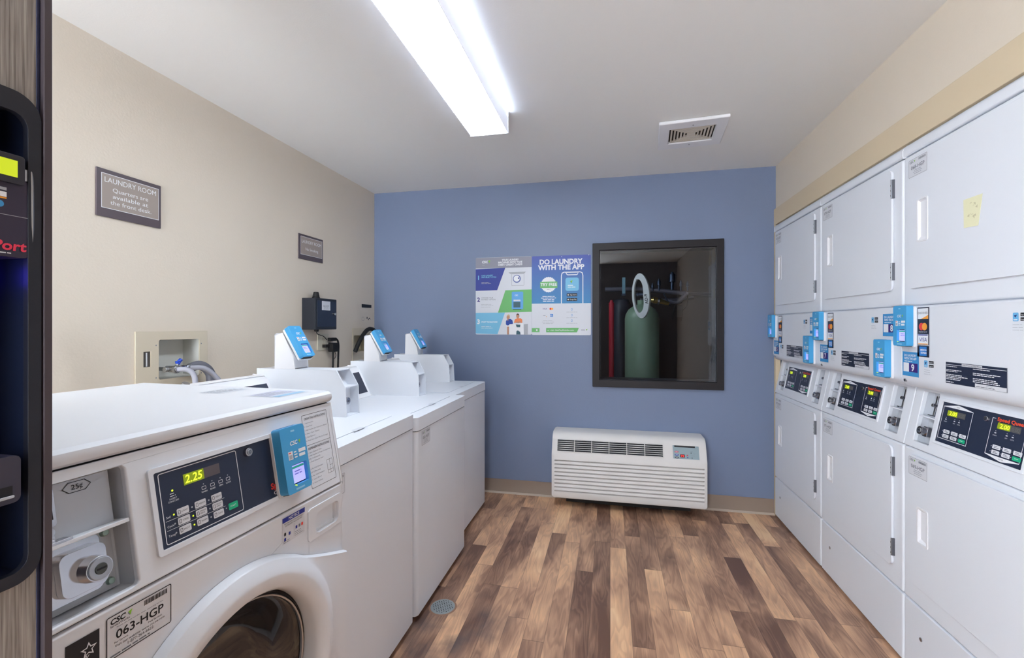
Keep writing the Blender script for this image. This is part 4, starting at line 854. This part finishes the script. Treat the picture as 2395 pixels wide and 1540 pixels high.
def P2():
    m = MB(FR()); U = lambda x: (x - 1005) / 965 * PW; Vv = lambda y: (1430 - y) / 1288 * PH
    m.plate(rr(0, 0, PW, PH, .008, 3), [], .0005, .0022, pwhite); m.T = m.T @ Matrix.Translation((0, 0, .0022))
    m.poly([(0, Vv(918)), (PW, Vv(918)), (PW, PH - .006), (PW - .006, PH), (.006, PH), (0, PH - .006)], grad)
    m.text('DO LAUNDRY', PW / 2, Vv(278), .036, white, .001, al='c', width=.325, off=.035); m.text('WITH THE APP', PW / 2, Vv(370), .036, white, .001, al='c', width=.35, off=.035)
    m.poly([(U(1285) + (.056 if k % 2 else .060) * cos(k * pi / 24), Vv(610) + (.056 if k % 2 else .060) * sin(k * pi / 24)) for k in range(48)], white, .001)
    m.rect(U(1145), Vv(665), U(1430), Vv(562), pgreen, .0014); m.text('TRY FREE', U(1287), Vv(632), .022, white, .0018, al='c', width=.125, off=.03); m.bars(U(1240), U(1330), Vv(680), Vv(695), 1, pale_ink, .0016, al='c')
    m.bars(U(1130), U(1440), Vv(790), Vv(892), 4, white, .001, th=.45, al='c')
    ph = [(U(1488), Vv(918)), (U(1488), Vv(470)), (U(1500), Vv(425)), (U(1535), Vv(408)), (U(1800), Vv(408)), (U(1838), Vv(425)), (U(1850), Vv(470)), (U(1850), Vv(918)), (U(1836), Vv(918)), (U(1836), Vv(472)), (U(1826), Vv(436)), (U(1798), Vv(422)), (U(1772), Vv(422)), (U(1758), Vv(458)), (U(1740), Vv(466)), (U(1600), Vv(466)), (U(1582), Vv(458)), (U(1562), Vv(422)), (U(1540), Vv(422)), (U(1512), Vv(436)), (U(1502), Vv(472)), (U(1502), Vv(918))]
    m.poly(ph, white, .001); m.poly([(U(1575), Vv(426)), (U(1765), Vv(426)), (U(1748), Vv(452)), (U(1595), Vv(452))], grad, .0013)
    m.poly([(x + U(1562), y + Vv(718)) for x, y in rr(0, 0, U(1778) - U(1562), Vv(505) - Vv(718), .016, 4)], pcyan, .001); swoosh(m, U(1640), Vv(600), .02, .0014); m.bars(U(1600), U(1735), Vv(615), Vv(672), 2, white, .0014, th=.4)
    for y, s_ in ((805, 'App Store'), (880, 'Google Play')): m.poly([(x + U(1582), y_ + Vv(y)) for x, y_ in rr(0, 0, U(1752) - U(1582), .022, .003, 2)], black, .001); m.text(s_, U(1632), Vv(y) + .007, .009, white, .0014, width=.05); m.circ(U(1606), Vv(y) + .011, .005, white, .0014)
    m.text('VISA', U(1185), Vv(1016), .012, mat('visa_blue', (40, 50, 140), .5), .001, slant=.15); m.circ(U(1318), Vv(1005), .0085, red_p, .001); m.circ(U(1343), Vv(1005), .0085, amber, .0014)
    m.bars(U(1195), U(1255), Vv(1105), Vv(1122), 1, grey_ink, .001, th=.3); m.circ(U(1248), Vv(1130), .003, amber, .001); m.rect(U(1310), Vv(1135), U(1358), Vv(1088), mat('amex_blue', (50, 130, 210), .5), .001); m.bars(U(1314), U(1354), Vv(1098), Vv(1126), 2, white, .0014)
    m.bars(U(1150), U(1400), Vv(1180), Vv(1255), 3, pale_ink, .001, th=.25, al='c')
    for y in (1015, 1108, 1196):
        m.outline(U(1650), Vv(y + 18), U(1678), Vv(y - 18), .005, .002, blue_l, .001); m.bars(U(1530), U(1800), Vv(y + 34), Vv(y + 52), 1, pale_ink, .001, th=.3, al='c')
    m.poly([(0, Vv(1318)), (U(1778), Vv(1312)), (U(1748), Vv(1385)), (0, Vv(1385))], pgreen, .001); m.circ(U(1090), Vv(1350), .007, white, .0014); m.rect(U(1135), Vv(1395), U(1245), Vv(1300), pwhite, .0014); m.text('or visit GetPayMobile.com', U(1265), Vv(1360), .0095, white, .0014, width=.2, off=.015)
    m.text('CSC', U(1815), Vv(1358), .011, pgrey, .001, off=.02); swoosh(m, U(1893), Vv(1362), .012, .001)
    for x, y in ((1500, 156), (1938, 140)): m.circ(U(x), Vv(y + 8), .003, white, .0016)
    o = m.build('laundry_poster'); o.location = (-.588, YB, 1.2245)
    return tag(o, 'blue DO LAUNDRY WITH THE APP poster beside the window frame', 'poster')
P2()

# ================================================================== signs on the beige wall
def sign(y0, y1, z0, z1, rows, label):
    s_ = empty('wall_sign', (XL, (y0 + y1) / 2, z0), 90, label, 'sign'); w = y1 - y0; h = z1 - z0
    m = MB(FR((-w / 2, 0, 0))); m.plate([(0, 0), (w, 0), (w, h), (0, h)], [], .0005, .007, mat('sign_brown', (88, 78, 84), .4)); bd = m.build('sign_board', s_, bevel=.0012)  # board and panel colours lightened for a wash of reflected light
    m = MB(FR((-w / 2, 0, 0)) @ Matrix.Translation((0, 0, .007))); a = .016; b = .010
    m.rect(a, .034 * h / .186, w - b, h - .016 * h / .186, white, .0004); m.rect(a + .0022, .034 * h / .186 + .0022, w - b - .0022, h - .016 * h / .186 - .0022, mat('sign_taupe', (160, 148, 140), .4), .0007)
    for t_, u, v_, hh, ww in rows: m.text(t_, u * w, v_ * h, hh, white, .0011, al='c', width=ww * w)
    m.build('sign_print', s_)
    return s_
sign(1.3355, 1.587, 1.7155, 1.9, [('LAUNDRY ROOM', .51, .735, .020, .80), ('Quarters are', .50, .555, .016, .55), ('available at', .50, .42, .016, .55), ('the front desk.', .51, .285, .016, .64)], 'larger brown wall sign saying quarters are available at the front desk')
sign(2.474, 2.716, 1.7185, 1.877, [('LAUNDRY ROOM', .51, .66, .020, .80), ('No Smoking', .52, .38, .018, .52)], 'smaller brown no smoking sign above the black lockbox')

# ================================================================== lockbox, outlet and cords
lb = empty('key_lockbox', (XL, 2.625, 1.27), 90, 'black metal lockbox with a key lock, mounted on the beige wall', 'lockbox')
bk = mat('lockbox_black', (34, 38, 48), .45)
m = MB(FR()); m.plate([(-.114, 0), (.114, 0), (.114, .202), (-.114, .202)], [], .0005, .094, bk); m.build('box', lb, bevel=.002)
m = MB(FR()); m.plate([(-.110, .004), (.110, .004), (.110, .198), (-.110, .198)], [], .094, .098, bk); m.plate([(-.098, .018), (.100, .018), (.100, .188), (-.098, .188)], [], .098, .101, mat('lockbox_door', (36, 46, 66), .4)); dd = m.build('door', lb, bevel=.002)
m = MB(FR((0, -.101, 0))); m.poly(rr(-.055, .125, .035, .185, .003, 2), paper); m.outline(-.055, .125, .035, .185, .003, .0008, grey_ink, .0009); m.text('062-HGP', -.01, .148, .011, grey_ink, .001, al='c'); m.bars(-.045, .025, .145, .13, 2, pale_ink, .001, al='c'); m.build('service_sticker', dd)
m = MB(FR((0, -.101, 0))); m.cyl((.076, .103, 0), (.076, .103, .012), .011, .010, chrome, 24); m.box(.073, .079, .097, .109, .012, .014, steel); m.build('key_lock', dd, bevel=.001)
m = MB(); m.cyl((-.035, -.045, .2015), (-.035, -.045, .212), .024, .024, rubber, 24); m.cyl((-.035, -.045, .212), (-.035, -.045, .245), .022, .015, rubber, 24); an = m.build('antenna', lb, bevel=.003)
m = MB(); m.cyl((-.03, -.045, -.014), (-.03, -.045, .0), .012, .016, rubber); m.tube([(-.03, -.045, -.012), (-.02, -.045, -.03), (.02, -.06, -.045), (.065, -.055, -.07)], .0025, rubber, 8); m.build('cable', lb)

op = empty('wall_outlet', (XL, 2.722, 1.128), 90, 'ivory wall outlet under the lockbox', 'outlet')
m = MB(FR()); m.plate(rr(-.058, 0, .058, .112, .004, 3), [], .0005, .006, mat('outlet_ivory', (206, 202, 184), .4)); m.build('cover_plate', op, bevel=.0015)
m = MB(FR((0, -.006, 0)))
for z in (.036, .076): m.poly(circ_pts(0, z, .016, 20, .014), mat('outlet_face', (196, 190, 170), .4)); m.rect(-.007, z - .004, -.005, z + .005, black, .001); m.rect(.005, z - .004, .007, z + .005, black, .001)
m.circ(0, .096, .002, grey_ink); m.circ(0, .056, .002, grey_ink); m.build('receptacle', op)
pa = empty('power_adapter', (XL, 2.785, 1.115), 90, 'black plug adapter with cords hanging from the wall outlet', 'power adapter')
m = MB(FR()); m.plate(rr(-.034, .0, .030, .062, .008, 4), [], .022, .062, rubber); m.box(-.075, -.034, .032, .052, .0065, .034, rubber); m.plate(rr(-.036, .075, .030, .097, .005, 3), [], .02, .045, rubber); m.build('adapter_body', pa, bevel=.003)
m = MB(); m.tube([(-.01, -.045, .002), (-.012, -.045, -.05), (-.014, -.045, -.11), (-.014, -.04, -.20)], .0065, rubber, 8); m.build('cord', pa)
m = MB(); m.tube([(.02, -.03, .09), (.04, -.04, .085), (.052, -.045, .05), (.05, -.045, -.04), (.046, -.045, -.12), (.046, -.04, -.20)], .0065, rubber, 8); m.build('cord', pa)
m = MB(); m.tube([(.01, -.045, .0), (.022, -.045, -.03), (.0, -.045, -.05), (-.012, -.045, -.045)], .002, rubber, 6); m.build('thin_wire', pa)

# small marks and plates on the left wall near the corner
m = MB(FR()); m.plate([(-.071, -.013), (.071, -.011), (.071, .013), (-.071, .013)], [], .0005, .004, black); o = m.build('wall_plate'); o.location = (XL, 3.286, 1.453); o.rotation_euler = (0, 0, R(90)); tag(o, 'small black strip plate on the beige wall near the corner', 'plate')
m = MB(FR()); m.outline(-.07, -.016, -.035, .012, .008, .002, grey_ink); m.circ(.01, .008, .007, black); m.circ(.03, -.006, .006, black, n=6); m.poly([(.035, .006), (.05, .01), (.055, -.004), (.044, -.002)], black); m.rect(.06, -.006, .066, -.001, grey_ink); m.rect(-.005, -.002, .05, .001, grey_ink, .0008)
o = m.build('paint_scuff'); o.location = (XL, 3.286, 1.352); o.rotation_euler = (0, 0, R(90)); tag(o, 'chipped marks on the beige wall under the black strip plate', 'mark')

def valve_box(yc, zc, w, h, ow, label, hoses):
    vb = empty('washer_outlet_box', (XL, yc, zc), 90, label, 'outlet box')
    m = MB(FR()); ho = ow
    m.plate([(-w / 2, 0), (w / 2, 0), (w / 2, h), (-w / 2, h)], [ho, [(-w / 2 + .033, h - .15), (-w / 2 + .064, h - .15), (-w / 2 + .064, h - .085), (-w / 2 + .033, h - .085)]], .0005, .006, almond); m.build('face_plate', vb, bevel=.0012)
    u0, v0 = min(p[0] for p in ho), min(p[1] for p in ho); u1, v1 = max(p[0] for p in ho), max(p[1] for p in ho)
    m = MB(FR()); m.pocket(u0 - .001, v0 - .001, u1 + .001, v1 + .001, .085, mat('valve_recess', (206, 206, 200), .5), .0004, .006); m.build('recess', vb)
    m = MB(FR()); m.rect(-w / 2 + .033, h - .15, -w / 2 + .064, h - .085, mat('slot_dark', (80, 76, 74), .6), .0015); m.box(-w / 2 + .045, -w / 2 + .050, h - .148, h - .09, .0015, .004, paper); m.build('side_slot', vb)
    m = MB(FR())
    for x in (-.084, w / 2 - .035):
        for z in (h - .06, h - .2): m.circ(x, z, .003, grey_ink, .0065, 8)
    m.build('screw', vb)
    return vb, (u0, v0, u1, v1)
vb, q = valve_box(1.65, .95, .34, .319, rr(-.071, .11, .126, .282, .008, 3), 'almond outlet box with hose valves behind the front load washer', True)
m = MB()
for x, s_ in ((-.04, 1), (.019, 1)):
    m.cyl((x - .026, -.028, .153), (x + .03, -.028, .153), .011, .011, steel, 14); m.cyl((x, .06, .153), (x, -.03, .153), .009, .009, steel, 12); m.cyl((x, -.028, .153), (x, -.075, .153), .014, .014, chrome, 14); m.cyl((x, -.055, .153), (x, -.068, .153), .018, .018, steel, 8)
m.cyl((-.006, -.03, .155), (-.006, -.03, .175), .006, .005, steel)
m.build('valve', vb, bevel=.001)
m = MB(); m.prism([(-.036, .176), (-.024, .176), (-.022, .186), (-.038, .186)], -.012, .0, mat('valve_blue', (40, 76, 190), .4)); m.tube([(-.006, -.03, .172), (.0, -.03, .182), (.01, -.03, .192)], .008, mat('valve_blue', (40, 76, 190), .4), 10); m.build('valve_lever', vb)
hose = mat('grey_hose', (160, 162, 174), .5)
for pts, r_, mt, lab in (([(-.04, -.07, .153), (-.02, -.10, .150), (-.006, -.12, .12), (-.01, -.13, .05), (-.02, -.14, -.15)], .011, hose, 'grey braided hose curving down from the hot water valve'),
                     ([(.019, -.07, .153), (.06, -.10, .150), (.10, -.12, .11), (.125, -.13, .05), (.13, -.14, -.15)], .011, hose, 'grey braided hose arching over from the cold water valve'),
                     ([(.05, -.034, .150), (.085, -.05, .160), (.12, -.065, .13), (.13, -.07, .07), (.13, -.075, -.15)], .021, mat('drain_hose_grey', (96, 98, 108), .5), 'dark grey drain hose behind the front load washer')):
    m = MB(); m.tube(pts, r_, mt, 14, 8); o = m.build('drain_hose' if r_ > .015 else 'water_hose'); o.location = (XL, 1.65, .95); o.rotation_euler = (0, 0, R(90)); tag(o, lab, 'hose')
vb2 = empty('washer_outlet_box', (XL, 3.235, .98), 90, 'almond outlet box near the corner, behind the coin boxes', 'outlet box')
m = MB(FR()); m.plate([(-.155, 0), (.155, 0), (.155, .297), (-.155, .297)], [rr(-.14, .115, .09, .24, .006, 3)], .0005, .006, almond); m.build('face_plate', vb2, bevel=.0012)
m = MB(FR()); m.pocket(-.141, .114, .091, .241, .07, mat('valve_recess2', (188, 180, 156), .5), .0004, .004); m.build('recess', vb2)
m = MB(); m.tube([(-1.87, 3.05, 1.10), (-1.85, 3.10, 1.20), (-1.84, 3.20, 1.27), (-1.84, 3.32, 1.22), (-1.84, 3.36, 1.0), (-1.84, 3.36, .7)], .016, rubber, 12)
tag(m.build('black_hose'), 'black hose looping up behind the coin box next to the corner', 'hose')
m = MB(); m.tube([(-1.88, 1.165, .4), (-1.88, 1.165, 1.1), (-1.885, 1.162, 1.19), (-1.89, 1.14, 1.25)], .010, mat('brown_hose', (70, 50, 48), .5), 10)
tag(m.build('black_hose'), 'thin dark hose on the beige wall beside the vending machine', 'hose')

# ================================================================== floor drain
fd = empty('floor_drain', (-.752, 1.955, 0), 0, 'round perforated metal drain in the plank floor beside the washers', 'drain')
m = MB(); m.cyl((0, 0, .0002), (0, 0, .0018), .064, .062, mat('drain_rim', (150, 116, 96), .6), 40); m.build('rim', fd)
m = MB(); dmt = mat('drain_metal', (158, 166, 168), .45, metal=.4); m.cyl((0, 0, .0018), (0, 0, .003), .056, .055, dmt, 40)
for i in range(-4, 5):
    for j in range(-4, 5):
        x, y = i * .0115 + (j % 2) * .0057, j * .0105
        if x * x + y * y < .047 ** 2: m.circ(x, y, .0027, mat('drain_hole', (20, 24, 30), .8), .0034, 8)
m.build('grate', fd)
bpy.context.view_layer.update()
